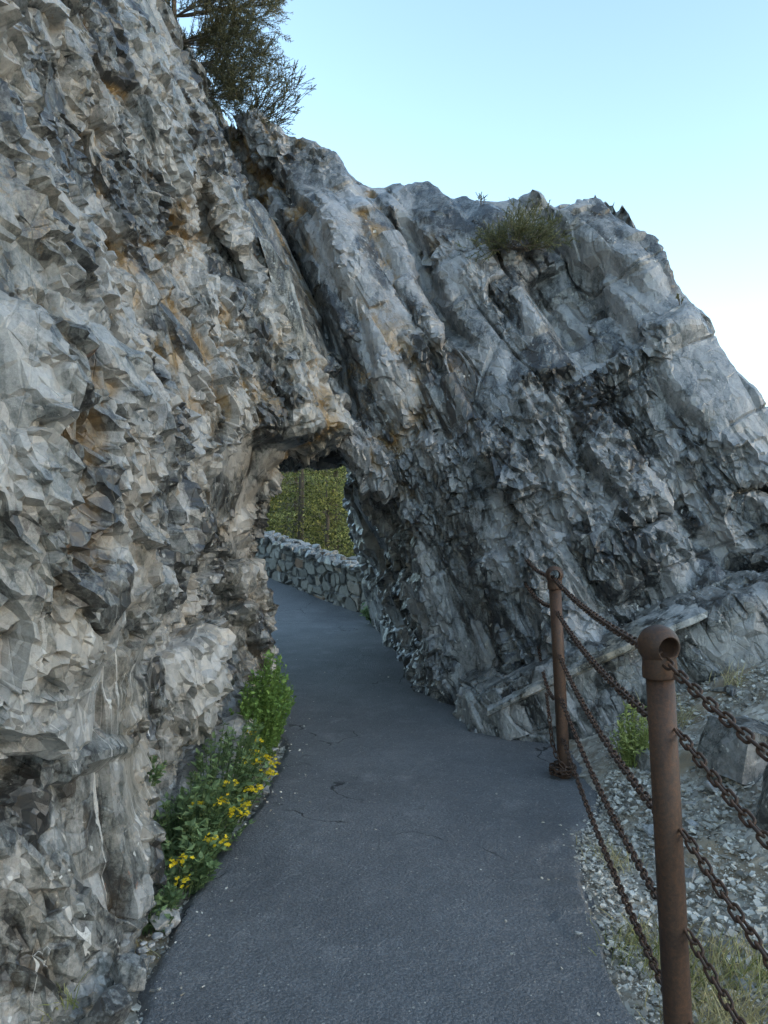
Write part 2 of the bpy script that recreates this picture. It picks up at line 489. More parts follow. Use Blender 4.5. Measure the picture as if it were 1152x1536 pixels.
def rock_material(name, ochre=0.0, low_ochre=True, veins=False, bright=1.0, warm=0.0, lichen=0.3, tint=(0.98, 0.95)):
    t = NT(name)
    bed = t.mapping(rot=(0, R(24), 0), scale=(1.5, 1.1, 0.62))
    wob = t.vmath('ADD', bed, t.vmath('MULTIPLY', t.vmath('SUBTRACT', t.n('ShaderNodeTexNoise').outputs[1], (.5, .5, .5)), (0.0, 0.0, 0.0)))
    big = t.noise(0.9, 5, 0.6)
    mid = t.noise(5.0, 6, 0.65, bed)
    fine = t.noise(60.0, 8, 0.78)
    tone = t.attr('tone')
    v1, vn1 = facet_bump(t, 9.0, bed)
    v2, vn2 = facet_bump(t, 26.0, bed)
    v3, vn3 = facet_bump(t, 75.0, bed)
    r1 = t.n('ShaderNodeSeparateColor'); t.set(r1.inputs[0], vn1.outputs['Color'])
    r2 = t.n('ShaderNodeSeparateColor'); t.set(r2.inputs[0], vn2.outputs['Color'])
    s = t.math('MULTIPLY_ADD', big, 0.20, t.math('MULTIPLY_ADD', mid, 0.24, 0.12))
    s = t.math('ADD', s, t.math('MULTIPLY_ADD', tone, 0.60, 0.235))
    s = t.math('ADD', s, t.math('MULTIPLY', t.math('SUBTRACT', r1.outputs[0], 0.5), 0.16))
    s = t.math('ADD', s, t.math('MULTIPLY', t.math('SUBTRACT', r2.outputs[0], 0.5), 0.16))
    s = t.math('ADD', s, t.math('MULTIPLY', t.math('SUBTRACT', fine, 0.5), 0.9))
    b = bright; w = tint
    col = t.ramp(s, [(0.37, (0.034 * b, 0.034 * b * w[0], 0.034 * b * w[1])), (0.52, (0.155 * b, 0.165 * b * w[0], 0.165 * b * w[1])),
                     (0.70, (0.30 * b, 0.30 * b * w[0], 0.30 * b * w[1])), (0.98, (0.42 * b, 0.42 * b * w[0], 0.42 * b * w[1]))])
    if warm > 0:
        wm = t.step(t.noise(1.7, 5, 0.6), 0.42, 0.66)
        col = t.mix(t.math('MULTIPLY', wm, warm), col, t.mix(1.0, col, (1.0, 0.80, 0.56), 'MULTIPLY'))
    if ochre > 0:
        rel = t.attr('relief')
        om = t.math('MULTIPLY', t.step(t.noise(2.3, 7, 0.72), 0.46, 0.58), t.step(rel, 0.3, -0.7))
        om = t.math('MAXIMUM', om, t.math('MULTIPLY', t.step(t.noise(1.9, 8, 0.8), 0.605, 0.67), 0.9))
        oc = t.ramp(t.noise(22, 5, 0.7), [(0.3, (0.13, 0.085, 0.035)), (0.55, (0.30, 0.19, 0.075)), (0.75, (0.43, 0.33, 0.17))])
        sz = t.n('ShaderNodeSeparateXYZ'); t.set(sz.inputs[0], t.co)
        om = t.math('MULTIPLY', om, t.math('MULTIPLY_ADD', t.step(sz.outputs[2], 1.2, 2.6), 0.85, 0.15))
        if not low_ochre: om = t.math('MULTIPLY', om, t.math('MULTIPLY_ADD', t.step(sz.outputs[0], 0.9, -0.2), 0.9, 0.1))
        col = t.mix(t.math('MULTIPLY', om, ochre), col, oc)
    if veins:
        # pale calcite veins running steeply through the foot of the cliff
        vc = t.mapping(rot=(0, R(-8), R(20)), scale=(1.0, 2.6, 0.30))
        n1 = t.noise(0.75, 4, 0.5, vc, 0.25)
        a = t.math('ABSOLUTE', t.math('SUBTRACT', n1, 0.5))
        wid = t.math('MULTIPLY', t.step(t.noise(1.9, 3, 0.6), 0.40, 0.62), 0.0042)
        vm = t.math('LESS_THAN', a, wid)
        n2 = t.noise(1.7, 3, 0.5, vc, 0.3)
        a2 = t.math('ABSOLUTE', t.math('SUBTRACT', n2, 0.55))
        vm = t.math('MAXIMUM', vm, t.math('LESS_THAN', a2, t.math('MULTIPLY', t.step(t.noise(2.3, 3, 0.6), 0.52, 0.68), 0.0035)))
        sep = t.n('ShaderNodeSeparateXYZ'); t.set(sep.inputs[0], t.co)
        zone = t.math('MULTIPLY', t.step(sep.outputs[2], 1.75, 0.9), t.step(sep.outputs[1], 4.6, 3.6))
        vm = t.math('MULTIPLY', t.math('MULTIPLY', vm, zone), t.step(fine, 0.3, 0.5))
        col = t.mix(vm, col, (0.58, 0.56, 0.52))
    # scattered pale grains and orange lichen spots
    m = t.math('MULTIPLY', t.step(t.noise(26.0, 2, 0.5, t.mapping(scale=(1, 1, .7))), 0.70, 0.725), t.step(t.noise(1.1, 3), 0.42, 0.55))
    col = t.mix(m, col, (0.60, 0.58, 0.53))
    li = t.math('MULTIPLY', t.step(t.noise(3.3, 6, 0.8), 0.665, 0.70), lichen)
    col = t.mix(li, col, (0.33, 0.125, 0.045))
    hsum = t.math('ADD', t.math('MULTIPLY', v1, 0.040), t.math('MULTIPLY', v2, 0.020))
    hsum = t.math('ADD', hsum, t.math('MULTIPLY', v3, 0.004))
    hsum = t.math('ADD', hsum, t.math('MULTIPLY', t.noise(95, 5, 0.7), 0.0025))
    crack = t.voro(5.0, t.vmath('ADD', bed, t.vmath('SCALE', t.noise(6, 3))) if False else bed, 'DISTANCE_TO_EDGE')
    cr = t.step(crack.outputs['Distance'], 0.0, 0.025)
    hsum = t.math('ADD', hsum, t.math('MULTIPLY', cr, 0.0018))
    nrm = t.bump(hsum, 1.0, 1.0)
    rough = t.math('MULTIPLY_ADD', t.noise(7, 3), 0.40, 0.11)
    return t.out(col, rough, nrm, spec=0.8)

M = {}
M['cliff'] = rock_material('cliff_limestone', ochre=0.9, veins=True, bright=1.10, warm=0.42, lichen=0.5, tint=(0.975, 0.92))
M['fin'] = rock_material('grey_argillite', ochre=0.9, low_ochre=False, bright=0.98, warm=0.05, lichen=0.25, tint=(0.995, 1.0))
M['ledge'] = rock_material('ledge_rock', ochre=0.1, bright=0.92, warm=0.15, lichen=0.5)
M['stone'] = rock_material('loose_stone', bright=1.35, warm=0.25, lichen=0.3)
M['shaded_stone'] = rock_material('cleft_shade_stone', bright=0.22)  # near-black colour stands in for the deep shade of the cleft
M['pale'] = rock_material('pale_slab', ochre=0.2, bright=1.7, warm=0.7, lichen=0.2)

def simple(name, c, rough=0.8, var=0.25, scale=12, spec=0.3):
    t = NT(name)
    n = t.noise(scale, 4, 0.6)
    col = t.mix(n, tuple(x * (1 - var) for x in c), tuple(x * (1 + var) for x in c))
    return t.out(col, rough, t.bump(t.noise(scale * 6, 3), 0.3, 0.003), spec=spec)

def asphalt_material():
    t = NT('worn_asphalt')
    v = t.voro(170.0); w = t.voro(70.0)
    sc = t.n('ShaderNodeSeparateColor'); t.set(sc.inputs[0], v.outputs['Color'])
    sw = t.n('ShaderNodeSeparateColor'); t.set(sw.inputs[0], w.outputs['Color'])
    base = t.ramp(t.noise(0.9, 6, 0.62), [(0.3, (0.108, 0.110, 0.115)), (0.7, (0.178, 0.180, 0.184))])
    base = t.mix(t.step(t.noise(3.2, 5, 0.7), 0.5, 0.75), base, (0.205, 0.205, 0.205))
    agg = t.mix(t.ramp(sc.outputs[0], [(0.35, 0.0), (1.0, 0.35)]), t.mix(0.15, base, (0.02, 0.02, 0.02)), t.mix(1.0, base, (2.4, 2.4, 2.4), 'MULTIPLY'))
    gl = t.math('MULTIPLY', t.math('GREATER_THAN', sw.outputs[0], 0.965), t.step(w.outputs['Distance'], 0.40, 0.25))
    col = t.mix(gl, agg, (0.36, 0.35, 0.32))
    gl2 = t.voro(21.0); s2 = t.n('ShaderNodeSeparateColor'); t.set(s2.inputs[0], gl2.outputs['Color'])
    g2 = t.math('MULTIPLY', t.math('GREATER_THAN', s2.outputs[0], 0.965), t.step(gl2.outputs['Distance'], 0.10, 0.06))
    col = t.mix(g2, col, (0.40, 0.39, 0.36))
    pt = t.noise(0.55, 4, 0.6, None, 0.6)
    col = t.mix(t.math('MULTIPLY', t.step(pt, 0.56, 0.62), 0.35), col, t.mix(1.0, col, (0.62, 0.62, 0.64), 'MULTIPLY'))
    wv = t.n('ShaderNodeTexNoise'); t.set(wv.inputs['Vector'], t.co); wv.inputs['Scale'].default_value = 2.6; wv.inputs['Detail'].default_value = 6
    cw = t.vmath('ADD', t.co, t.vmath('MULTIPLY', t.vmath('SUBTRACT', wv.outputs['Color'], (.5, .5, .5)), (.5, .5, .5)))
    ck = t.voro(0.75, cw, 'DISTANCE_TO_EDGE')
    ckm = t.math('MULTIPLY', t.step(ck.outputs['Distance'], 0.006, 0.002), t.step(t.noise(0.8, 3), 0.50, 0.56))
    col = t.mix(ckm, col, (0.02, 0.02, 0.02))
    dust = t.attr('dust')
    col = t.mix(t.math('MULTIPLY', dust, t.step(t.noise(9, 6, 0.75), 0.40, 0.62)), col, (0.20, 0.18, 0.15))
    h = t.math('ADD', t.math('MULTIPLY', v.outputs['Distance'], -0.5), t.math('MULTIPLY', w.outputs['Distance'], -0.7))
    h = t.math('ADD', h, t.math('MULTIPLY', t.noise(24, 5, 0.7), 0.9))
    return t.out(col, 0.62, t.bump(h, 0.7, 0.010), spec=0.5)
M['asphalt'] = asphalt_material()

def gravel_material():
    t = NT('gravel_soil')
    v = t.voro(38.0)
    sc = t.n('ShaderNodeSeparateColor'); t.set(sc.inputs[0], v.outputs['Color'])
    col = t.ramp(sc.outputs[0], [(0.0, (0.26, 0.23, 0.19)), (0.5, (0.42, 0.38, 0.31)), (1.0, (0.60, 0.56, 0.49))])
    col = t.mix(t.step(t.noise(2.2, 5, 0.65), 0.45, 0.65), col, (0.33, 0.25, 0.16))
    d, _ = facet_bump(t, 38.0, t.co)
    sp = t.n('ShaderNodeSeparateXYZ'); t.set(sp.inputs[0], t.co)
    ff = t.ramp(t.noise(1.3, 6, 0.7), [(0.35, (0.03, 0.028, 0.014)), (0.65, (0.075, 0.075, 0.025))])
    col = t.mix(t.step(sp.outputs[2], -1.0, -4.0), col, (0.40, 0.36, 0.30))  # unseen lower ground paled to bounce warm light into the shade
    col = t.mix(t.step(t.math('ADD', sp.outputs[1], t.math('MULTIPLY', t.noise(0.5, 3), 3.0)), 16.5, 19.0), col, ff)
    return t.out(col, 0.85, t.bump(t.math('ADD', t.math('MULTIPLY', d, 0.02), t.math('MULTIPLY', t.noise(90, 4), 0.004)), 1.0, 1.0))
M['gravel'] = gravel_material()

def chip_material():
    t = NT('slate_chips')
    a = t.attr('tint')
    col = t.ramp(a, [(0.0, (0.17, 0.158, 0.135)), (0.35, (0.43, 0.405, 0.355)), (0.75, (0.63, 0.60, 0.53)), (1.0, (0.80, 0.77, 0.69))])
    col = t.mix(t.math('MULTIPLY', t.step(t.noise(14, 4, 0.7), 0.45, 0.65), 0.45), col, (0.42, 0.35, 0.25))
    return t.out(col, 0.62, t.bump(t.noise(160, 4, 0.7), 0.5, 0.003))
M['chips'] = chip_material()

def rust_material(name, dark=1.0):
    t = NT(name)
    n = t.noise(7, 6, 0.7, t.mapping(scale=(1, 1, 0.45)))
    f = t.noise(90, 5, 0.75)
    s = t.math('MULTIPLY_ADD', f, 0.55, t.math('MULTIPLY', n, 0.5))
    col = t.ramp(s, [(0.34, (0.030 * dark, 0.020 * dark, 0.017 * dark)), (0.5, (0.080 * dark, 0.047 * dark, 0.032 * dark)),
                     (0.62, (0.140 * dark, 0.072 * dark, 0.042 * dark)), (0.78, (0.26 * dark, 0.140 * dark, 0.070 * dark))])
    return t.out(col, t.math('MULTIPLY_ADD', f, 0.4, 0.38), t.bump(t.math('ADD', f, t.math('MULTIPLY', n, 1.5)), 0.45, 0.002), metal=0.15, spec=0.45)
M['rust'] = rust_material('rusted_pipe', 0.95)
M['rust_dark'] = rust_material('rusted_chain', 0.85)

def leaf_material(name, dark, light, trans=0.25, rough=0.55):
    t = NT(name)
    a = t.attr('tint')
    col = t.ramp(a, [(0.0, dark), (1.0, light)])
    t.out(col, rough, spec=0.35)
    if trans:
        tr = t.n('ShaderNodeBsdfTranslucent'); t.set(tr.inputs[0], col)
        mx = t.n('ShaderNodeMixShader'); mx.inputs[0].default_value = trans
        o = t.t.nodes['Material Output']
        t.t.links.new(t.b.outputs[0], mx.inputs[1]); t.t.links.new(tr.outputs[0], mx.inputs[2]); t.t.links.new(mx.outputs[0], o.inputs[0])
    return t.m
M['leaf'] = leaf_material('weed_leaf', (0.08, 0.13, 0.055), (0.28, 0.38, 0.16))
M['leaf_bright'] = leaf_material('bright_leaf', (0.10, 0.18, 0.04), (0.34, 0.50, 0.13))
M['leaf_weed'] = leaf_material('yellow_green_leaf', (0.16, 0.22, 0.06), (0.52, 0.56, 0.20))
M['flower'] = leaf_material('yellow_petal', (0.62, 0.42, 0.01), (0.85, 0.66, 0.03), 0.15)
M['needle'] = leaf_material('dark_needles', (0.05, 0.05, 0.024), (0.20, 0.185, 0.09), 0.15)
M['juniper'] = leaf_material('juniper_needles', (0.07, 0.075, 0.03), (0.27, 0.26, 0.12), 0.15)
M['twig_dry'] = leaf_material('dry_twigs', (0.06, 0.052, 0.042), (0.17, 0.145, 0.105), 0.0, 0.8)
M['forest'] = leaf_material('conifer_foliage', (0.025, 0.045, 0.014), (0.50, 0.50, 0.16), 0.35)
M['forest_b'] = leaf_material('alder_foliage', (0.04, 0.06, 0.014), (0.62, 0.56, 0.17), 0.4)
M['grass'] = leaf_material('dry_grass', (0.30, 0.26, 0.13), (0.66, 0.58, 0.33), 0.3, 0.7)
M['grass_green'] = leaf_material('green_grass', (0.16, 0.19, 0.06), (0.48, 0.46, 0.20), 0.3, 0.7)
M['bark'] = simple('grey_bark', (0.14, 0.115, 0.09), 0.9)
M['bark_pale'] = simple('pale_bark', (0.30, 0.27, 0.22), 0.85)
M['soil'] = simple('leaf_litter', (0.055, 0.05, 0.03), 0.95, 0.5, 3)
M['rod'] = simple('pale_rod', (0.38, 0.35, 0.30), 0.6)

def wall_material():
    t = NT('wall_stones')
    a = t.attr('tint')
    col = t.ramp(a, [(0.0, (0.10, 0.10, 0.10)), (0.15, (0.20, 0.195, 0.18)), (0.6, (0.30, 0.285, 0.255)), (0.85, (0.40, 0.385, 0.36)), (0.95, (0.27, 0.19, 0.13)), (1.0, (0.24, 0.15, 0.10))])
    col = t.mix(t.step(t.noise(9, 5, 0.7), 0.4, 0.7), col, t.mix(1.0, col, (0.6, 0.6, 0.58), 'MULTIPLY'))
    return t.out(col, 0.8, t.bump(t.noise(30, 5, 0.7), 0.6, 0.02))
M['wall'] = wall_material()

# ------------------------------------------------------------------ ground and path
def sstep(x, a, b):
    t = np.clip((np.asarray(x, float) - a) / (b - a), 0, 1)
    return t * t * (3 - 2 * t)

def path_z(y): return 0.62 * sstep(y, 12.6, 16.4)

def ground_z(x, y):
    "land around the path: rubble bank climbing on the right, falling away far off"
    x = np.asarray(x, float); y = np.asarray(y, float)
    z = path_z(y) - 0.045
    bank = np.clip(x - 1.25, 0, 2.6) * 0.52 * sstep(y, 1.8, 4.8) + np.clip(x - 1.1, 0, 3) * 0.05
    z = z + bank * (1 - sstep(y, 9, 13)) * (1 - sstep(x, 5.0, 9.0))
    z = z - 0.13 * np.clip(x - 4.5, 0, 400) ** 1.12
    z = z - 0.10 * np.clip(y - 17.5 + 0.55 * (x + 2), 0, 20) * (1 - sstep(y, 24, 40))
    z = z + 0.30 * np.clip(y - 34, 0, 34) * (1 - sstep(x, 3, 14)) * (1 - sstep(x, -60, -90) * 0)
    z = z - 0.12 * np.clip(-4 - y, 0, 300)
    return np.maximum(z, -90 - 0 * x)

def sheet(name, xs, ys, zf, mat, attrs=None, smooth=True):
    X, Y = np.meshgrid(np.asarray(xs, float), np.asarray(ys, float), indexing='ij')
    Z = zf(X, Y)
    V = np.stack([X, Y, Z], -1).reshape(-1, 3)
    nx, ny = len(xs), len(ys)
    i = np.arange(nx * ny).reshape(nx, ny)
    Q = np.stack([i[:-1, :-1], i[1:, :-1], i[1:, 1:], i[:-1, 1:]], -1).reshape(-1, 4)
    me = mesh_np(name, V, Q, None, smooth)
    me.materials.append(mat)
    return link(name, me)

def gz_detail(X, Y):
    Z = ground_z(X, Y)
    P = np.stack([X, Y, np.zeros_like(X)], -1).reshape(-1, 3).astype(np.float32)
    near = ((np.abs(X) < 6) & (np.abs(Y) < 12)).ravel()
    Pn = P[near]
    d = np.zeros(len(P), np.float32)
    d[near] = vnoise(Pn, 0.5, 3) * 0.02 + facets(Pn, (0.28, 0.22, 0.3), 5, 0.6, np.eye(3, dtype=np.float32))[0] * 0.02 \
        + facets(Pn, (0.07, 0.06, 0.07), 6, 0.6, np.eye(3, dtype=np.float32))[0] * 0.008
    off = sstep(np.asarray(X), 0.95, 1.35).ravel()
    return Z + (d * off).reshape(Z.shape)
gx = np.concatenate([[-2500, -900, -300, -120, -60, -35, -20, -12, -8, -6, -4.5, -3.5, -2.5, -1.5, -0.5, 0.3, 0.7], np.arange(0.85, 3.6, 0.018), np.arange(3.7, 9, 0.25), [10, 12, 16, 22, 35, 60, 120, 300, 900, 2500]])
gy = np.concatenate([[-2500, -900, -300, -120, -60, -35, -20, -12, -8, -5, -3, -1.5, -.5, .4, 1.0], np.arange(1.5, 6.6, 0.018), np.arange(6.7, 16, 0.35), np.arange(16, 70, 2.0), [75, 90, 120, 200, 400, 900, 2500]])
ground = tag(sheet('ground', gx, gy, gz_detail, M['gravel']), kind='structure')

def resample(pts, n):
    p = np.array(pts, float)
    d = np.concatenate([[0], np.cumsum(np.linalg.norm(np.diff(p, axis=0), axis=1))])
    return p, d
PL = [(-1.0, -4), (-1.0, 1.5), (-0.86, 2.4), (-0.90, 3.1), (-0.80, 4.2), (-0.74, 5.0), (-0.85, 5.9), (-1.3, 7.0), (-2.2, 8.8), (-3.2, 11), (-4.6, 13.4), (-7.5, 16.2)]
PR = [(0.93, -4), (0.90, 1.5), (0.885, 2.4), (0.93, 3.15), (1.06, 4.0), (1.42, 4.7), (1.62, 5.7), (1.10, 7.2), (0.55, 9.2), (0.15, 11.6), (-0.55, 14.2), (-6.0, 19.6)]
def spline(pts, n):
    "Catmull-Rom through matched stations"
    p = np.array(pts, float); m = len(p); out = []
    for t in np.linspace(0, m - 1, n):
        i = min(int(t), m - 2); f = t - i
        a, b, c, d = p[max(i - 1, 0)], p[i], p[i + 1], p[min(i + 2, m - 1)]
        out.append(0.5 * (2 * b + (c - a) * f + (2 * a - 5 * b + 4 * c - d) * f * f + (3 * b - a - 3 * c + d) * f ** 3))
    return np.array(out)
def make_path():
    n, w = 700, 110
    L, Rr = spline(PL, n), spline(PR, n)
    u = np.linspace(0, 1, w)
    XY = L[:, None, :] * (1 - u)[None, :, None] + Rr[:, None, :] * u[None, :, None]
    P = np.concatenate([XY.reshape(-1, 2), np.zeros((n * w, 1))], 1).astype(np.float32)
    edge = np.minimum(np.tile(u, n), 1 - np.tile(u, n))
    jag = (vnoise(P, 0.22, 11) * 0.045 + vnoise(P, 0.07, 12) * 0.02) * (1 - sstep(edge, 0, 0.06))
    P[:, 0] += jag
    z = path_z(P[:, 1]) + vnoise(P, 1.3, 13) * 0.010 + vnoise(P, 0.3, 14) * 0.003
    z -= 0.05 * (1 - sstep(edge, 0.0, 0.035))
    # frost-heaved, cracked margin beside the gravel
    zone = np.exp(-(((P[:, 0] - 0.86) / 0.20) ** 2 + ((P[:, 1] - 3.35) / 0.45) ** 2))
    z += facets(P, (0.22, 0.16, 0.3), 15, 0.8, np.eye(3, dtype=np.float32))[0] * 0.012 * zone
    z += vnoise(P, 0.05, 16) * 0.0022
    P[:, 2] = z
    i = np.arange(n * w).reshape(n, w)
    Q = np.stack([i[:-1, :-1], i[:-1, 1:], i[1:, 1:], i[1:, :-1]], -1).reshape(-1, 4)
    dust = (1 - sstep(edge, 0.0, 0.05)) * 0.9 + zone * 0.25
    me = mesh_np('path', P, Q, {'dust': dust}, True)
    me.materials.append(M['asphalt'])
    return tag(link('path', me), kind='structure')
make_path()

# ------------------------------------------------------------------ rock masses
def cz(z): return (0.60 - 0.41 * z) / 0.91     # the bedding plane that parts cliff and fin

LY = [-2, 1.2, 2.3, 3.0, 3.7, 4.5, 5.4, 6.2, 6.6, 7.4, 8.6, 10.5]
LZ = [-0.6, 0.35, 1.1, 1.7, 2.26, 2.40, 2.75, 4.3, 5.7, 7.2, 9.0]
def lx():
    T = []
    upper_far = [cz(2.4) - .05, cz(2.75) - .06, cz(4.3) - .1, cz(5.7) - .12, cz(7.2) - .12, cz(9) - .1]
    low = {-2: -1.9, 1.2: -1.85, 2.3: -1.37, 3.0: -1.23, 3.7: -1.36, 4.5: -1.40, 5.4: -1.36, 6.2: -1.24, 6.6: -1.28, 7.4: -1.48, 8.6: -2.1, 10.5: -3.2}
    upn = [-1.30, -1.36, -1.85, -2.42, -3.15, -4.2]
    for y in LY:
        k = float(sstep(y, 4.6, 6.5))
        b = low[y]
        lowcol = [b + 0.07 * (y < 3.4) + 0.02, b + 0.03 * (y < 3.4), b - 0.05 * k, b + 0.03 + 0.02 * k, b + 0.08 + 0.06 * k]
        sh = min(0, (low[y] + 1.1) * 0.6) * (1 - k)
        T.append(lowcol + [upn[j] * (1 - k) + upper_far[j] * k + sh for j in range(6)])
    return T
LT = lx()
def left_base(x, y, z):
    X = table(LY, LZ, LT, y, z)
    f = (x - X) * 0.86
    return np.maximum(f, y - 9.3)
def calm_foot(V):
    "the veined boulder at the foot of the cliff is smoother than the rest"
    return 1 - 0.35 * sstep(V[:, 1], 4.5, 3.8) * sstep(V[:, 2], 1.35, 1.0)
cliff = build_rock('rock_cliff', (-5.2, 0.2, -0.35), (0.35, 10.3, 8.6), 0.042, left_base, M['cliff'],
                   [((1.0, 2.0, 1.7), 0.36, 0.3), ((0.50, 1.0, 0.8), 0.30, 0.3)],
                   [((0.22, 0.46, 0.36), 0.15, 0.4, 0.0), ((0.075, 0.17, 0.13), 0.022, 0.8, 0.008),
                    ((0.034, 0.08, 0.06), 0.009, 0.8, 0.0)], seed=3, near=5.8, calm=calm_foot, rough=0.30, keep=0.22)
tag(cliff, 'towering rough grey cliff with ochre stains rising on the left of the path', 'cliff')

RX_Y = [6.0, 7.3, 9.5, 12.6]
RX_Z = [-0.6, 0.25, 0.9, 1.54, 2.06, 2.5]
RX_T = [[0.82, 0.74, 0.62, 0.42, 0.08, -0.32],
        [0.76, 0.66, 0.52, 0.31, -0.06, -0.36],
        [0.17, 0.10, -0.07, -0.24, -0.36, -0.44],
        [-0.10, -0.16, -0.30, -0.42, -0.52, -0.60]]
FX = [-3.0, -1.2, -0.3, 0.6, 0.95, 1.4, 2.5, 3.5, 5.0, 8.0]
FZ = [-0.6, 0.5, 1.2, 2.1, 3.3, 4.4, 5.4, 7.0]
FT = [[9.0, 8.8, 8.6, 8.4, 8.2, 8.2, 8.5, 9.0],
      [7.4, 7.3, 7.2, 7.0, 7.1, 7.5, 8.3, 9.0],
      [7.4, 7.3, 7.2, 6.95, 7.0, 7.5, 8.4, 9.2],
      [7.3, 7.2, 7.05, 6.85, 6.95, 7.5, 8.4, 9.2],
      [6.6, 6.65, 6.6, 6.6, 6.85, 7.4, 8.2, 9.2],
      [6.2, 6.3, 6.35, 6.45, 6.8, 7.3, 8.0, 9.2],
      [5.75, 5.85, 5.95, 6.2, 6.65, 7.1, 7.7, 9.0],
      [5.6, 5.7, 5.85, 6.2, 6.8, 7.2, 7.6, 9.0],
      [5.5, 5.7, 5.95, 6.5, 7.0, 7.4, 7.6, 9.0],
      [6.8, 7.0, 7.4, 8.0, 8.5, 8.8, 9.0, 9.5]]
TX = [-4, -2.2, -1.1, -0.1, 0.7, 1.3, 1.9, 2.5, 3.2]
TZ = [8.0, 6.35, 5.70, 4.88, 4.48, 4.48, 4.40, 4.60, 4.5]
def right_base(x, y, z):
    xr = np.where(z < 2.5, table(RX_Y, RX_Z, RX_T, y, z), (0.60 - 0.41 * z) / 0.91 + 0.20)
    xr = xr + np.where(z < 2.5, 0.17, 0.0)
    f = (xr - x) * 0.9
    c = 0.91 * x + 0.41 * z + 0.05 * np.sin(z * 2.3 + 1.0) + 0.03 * np.sin(z * 5.1 + y)
    beds = np.interp(c, [0.9, 1.22, 1.28, 1.80, 1.88, 2.78, 2.86, 3.30, 3.36], [0.05, 0.05, -0.12, -0.12, 0.06, 0.02, 0.16, 0.16, -0.06])
    beds = beds + 0.42 * ((c > 1.86) & (c < 2.10)) * sstep(z, 3.1, 3.5) * (1 - sstep(z, 4.4, 4.8))
    beds = beds + 0.30 * (np.abs(z - 1.42 - 0.45 * (x - 1.56)) < 0.045) * (x > 1.9) * (x < 2.35)
    f = np.maximum(f, (table(FX, FZ, FT, x, z) + beds.astype(np.float32) - y) * 0.9)
    f = np.maximum(f, np.where((c < 1.2) & (z > 2.3), (table(FX, FZ, FT, x, z) + 0.85 * ((1 - sstep(c, 0.78, 1.12)) * sstep(z, 2.3, 3.3)).astype(np.float32) - y) * 0.9, -1))
    joint = 1.86 + 0.24 * (x - 2.6)
    f = np.maximum(f, np.where(z > joint, c - 3.54 - 0.18 * sstep(z, 3.6, 4.5), c - 3.02 - 1.2 * (joint - z)))
    f = np.maximum(f, np.where((np.abs(z - joint) < 0.06) & (x > 2.75), table(FX, FZ, FT, x, z) + 0.30 - y, -1))
    f = np.maximum(f, z - np.interp(x, TX, TZ) + 0.16 * (y - 8.6))
    f = np.maximum(f, y - 11.6 + 0.30 * z)
    return f
fin = build_rock('leaning_rock', (-3.6, 5.3, -0.35), (5.4, 12.8, 6.9), 0.046, right_base, M['fin'],
                 [((0.95, 3.0, 2.0), 0.38, 0.2), ((0.52, 1.3, 0.95), 0.32, 0.2)],
                 [((0.22, 0.52, 0.38), 0.16, 0.3, 0.0), ((0.075, 0.18, 0.13), 0.022, 0.7, 0.008),
                  ((0.034, 0.085, 0.06), 0.009, 0.8, 0.0)], seed=9, near=7.8, rough=0.16, keep=0.14)
tag(fin, 'huge dark grey leaning rock slab that forms the right side of the arch', 'rock')

def ledge_base(x, y, z):
    f = z - (0.20 + 0.52 * (x - 0.80))
    f = np.maximum(f, (np.interp(x, [0.7, 1.0, 1.4, 2.0, 2.6, 3.4, 5.0], [6.05, 5.86, 5.62, 5.30, 5.0, 4.7, 4.4]) + 0.22 * z - y))
    f = np.maximum(f, 0.78 - x)
    return np.maximum(np.maximum(f, z - 1.5), y - 7.2)
ledge = build_rock('rock_ledge', (0.5, 4.4, -0.3), (4.6, 7.3, 1.75), 0.035, ledge_base, M['ledge'],
                   [((0.7, 0.9, 0.8), 0.12, 0.2), ((0.34, 0.6, 0.5), 0.12, 0.1)],
                   [((0.13, 0.24, 0.2), 0.07, 0.2, 0.03), ((0.06, 0.13, 0.1), 0.018, 0.4, 0.0),
                    ((0.03, 0.06, 0.05), 0.008, 0.5, 0.0)], seed=21, near=7.0, keep=0.16)
tag(ledge, 'low sloping rock ledge with blocky face behind the far chain post', 'ledge')

from mathutils.bvhtree import BVHTree
def bvh_of(o):
    me = o.data
    co = np.empty(len(me.vertices) * 3, np.float32); me.vertices.foreach_get('co', co)
    ix = np.empty(len(me.loops), np.int32); me.loops.foreach_get('vertex_index', ix)
    return BVHTree.FromPolygons(co.reshape(-1, 3).tolist(), ix.reshape(-1, 3).tolist())
TREES = [bvh_of(o) for o in (cliff, fin, ledge)]
def on_rock(px, py, sink=0.0, default=7.0):
    "the spot of rock seen at a photo pixel"
    o = Vector((0, 0, CAM_H)); d = (at(px, py, 1.0) - o).normalized()
    hits = [h for h in (t.ray_cast(o, d) for t in TREES) if h[0] is not None]
    if not hits: return on_rock(px, py + 4, sink, default) if py < 900 else at(px, py, default)
    return min(hits, key=lambda h: h[3])[0] + d * sink

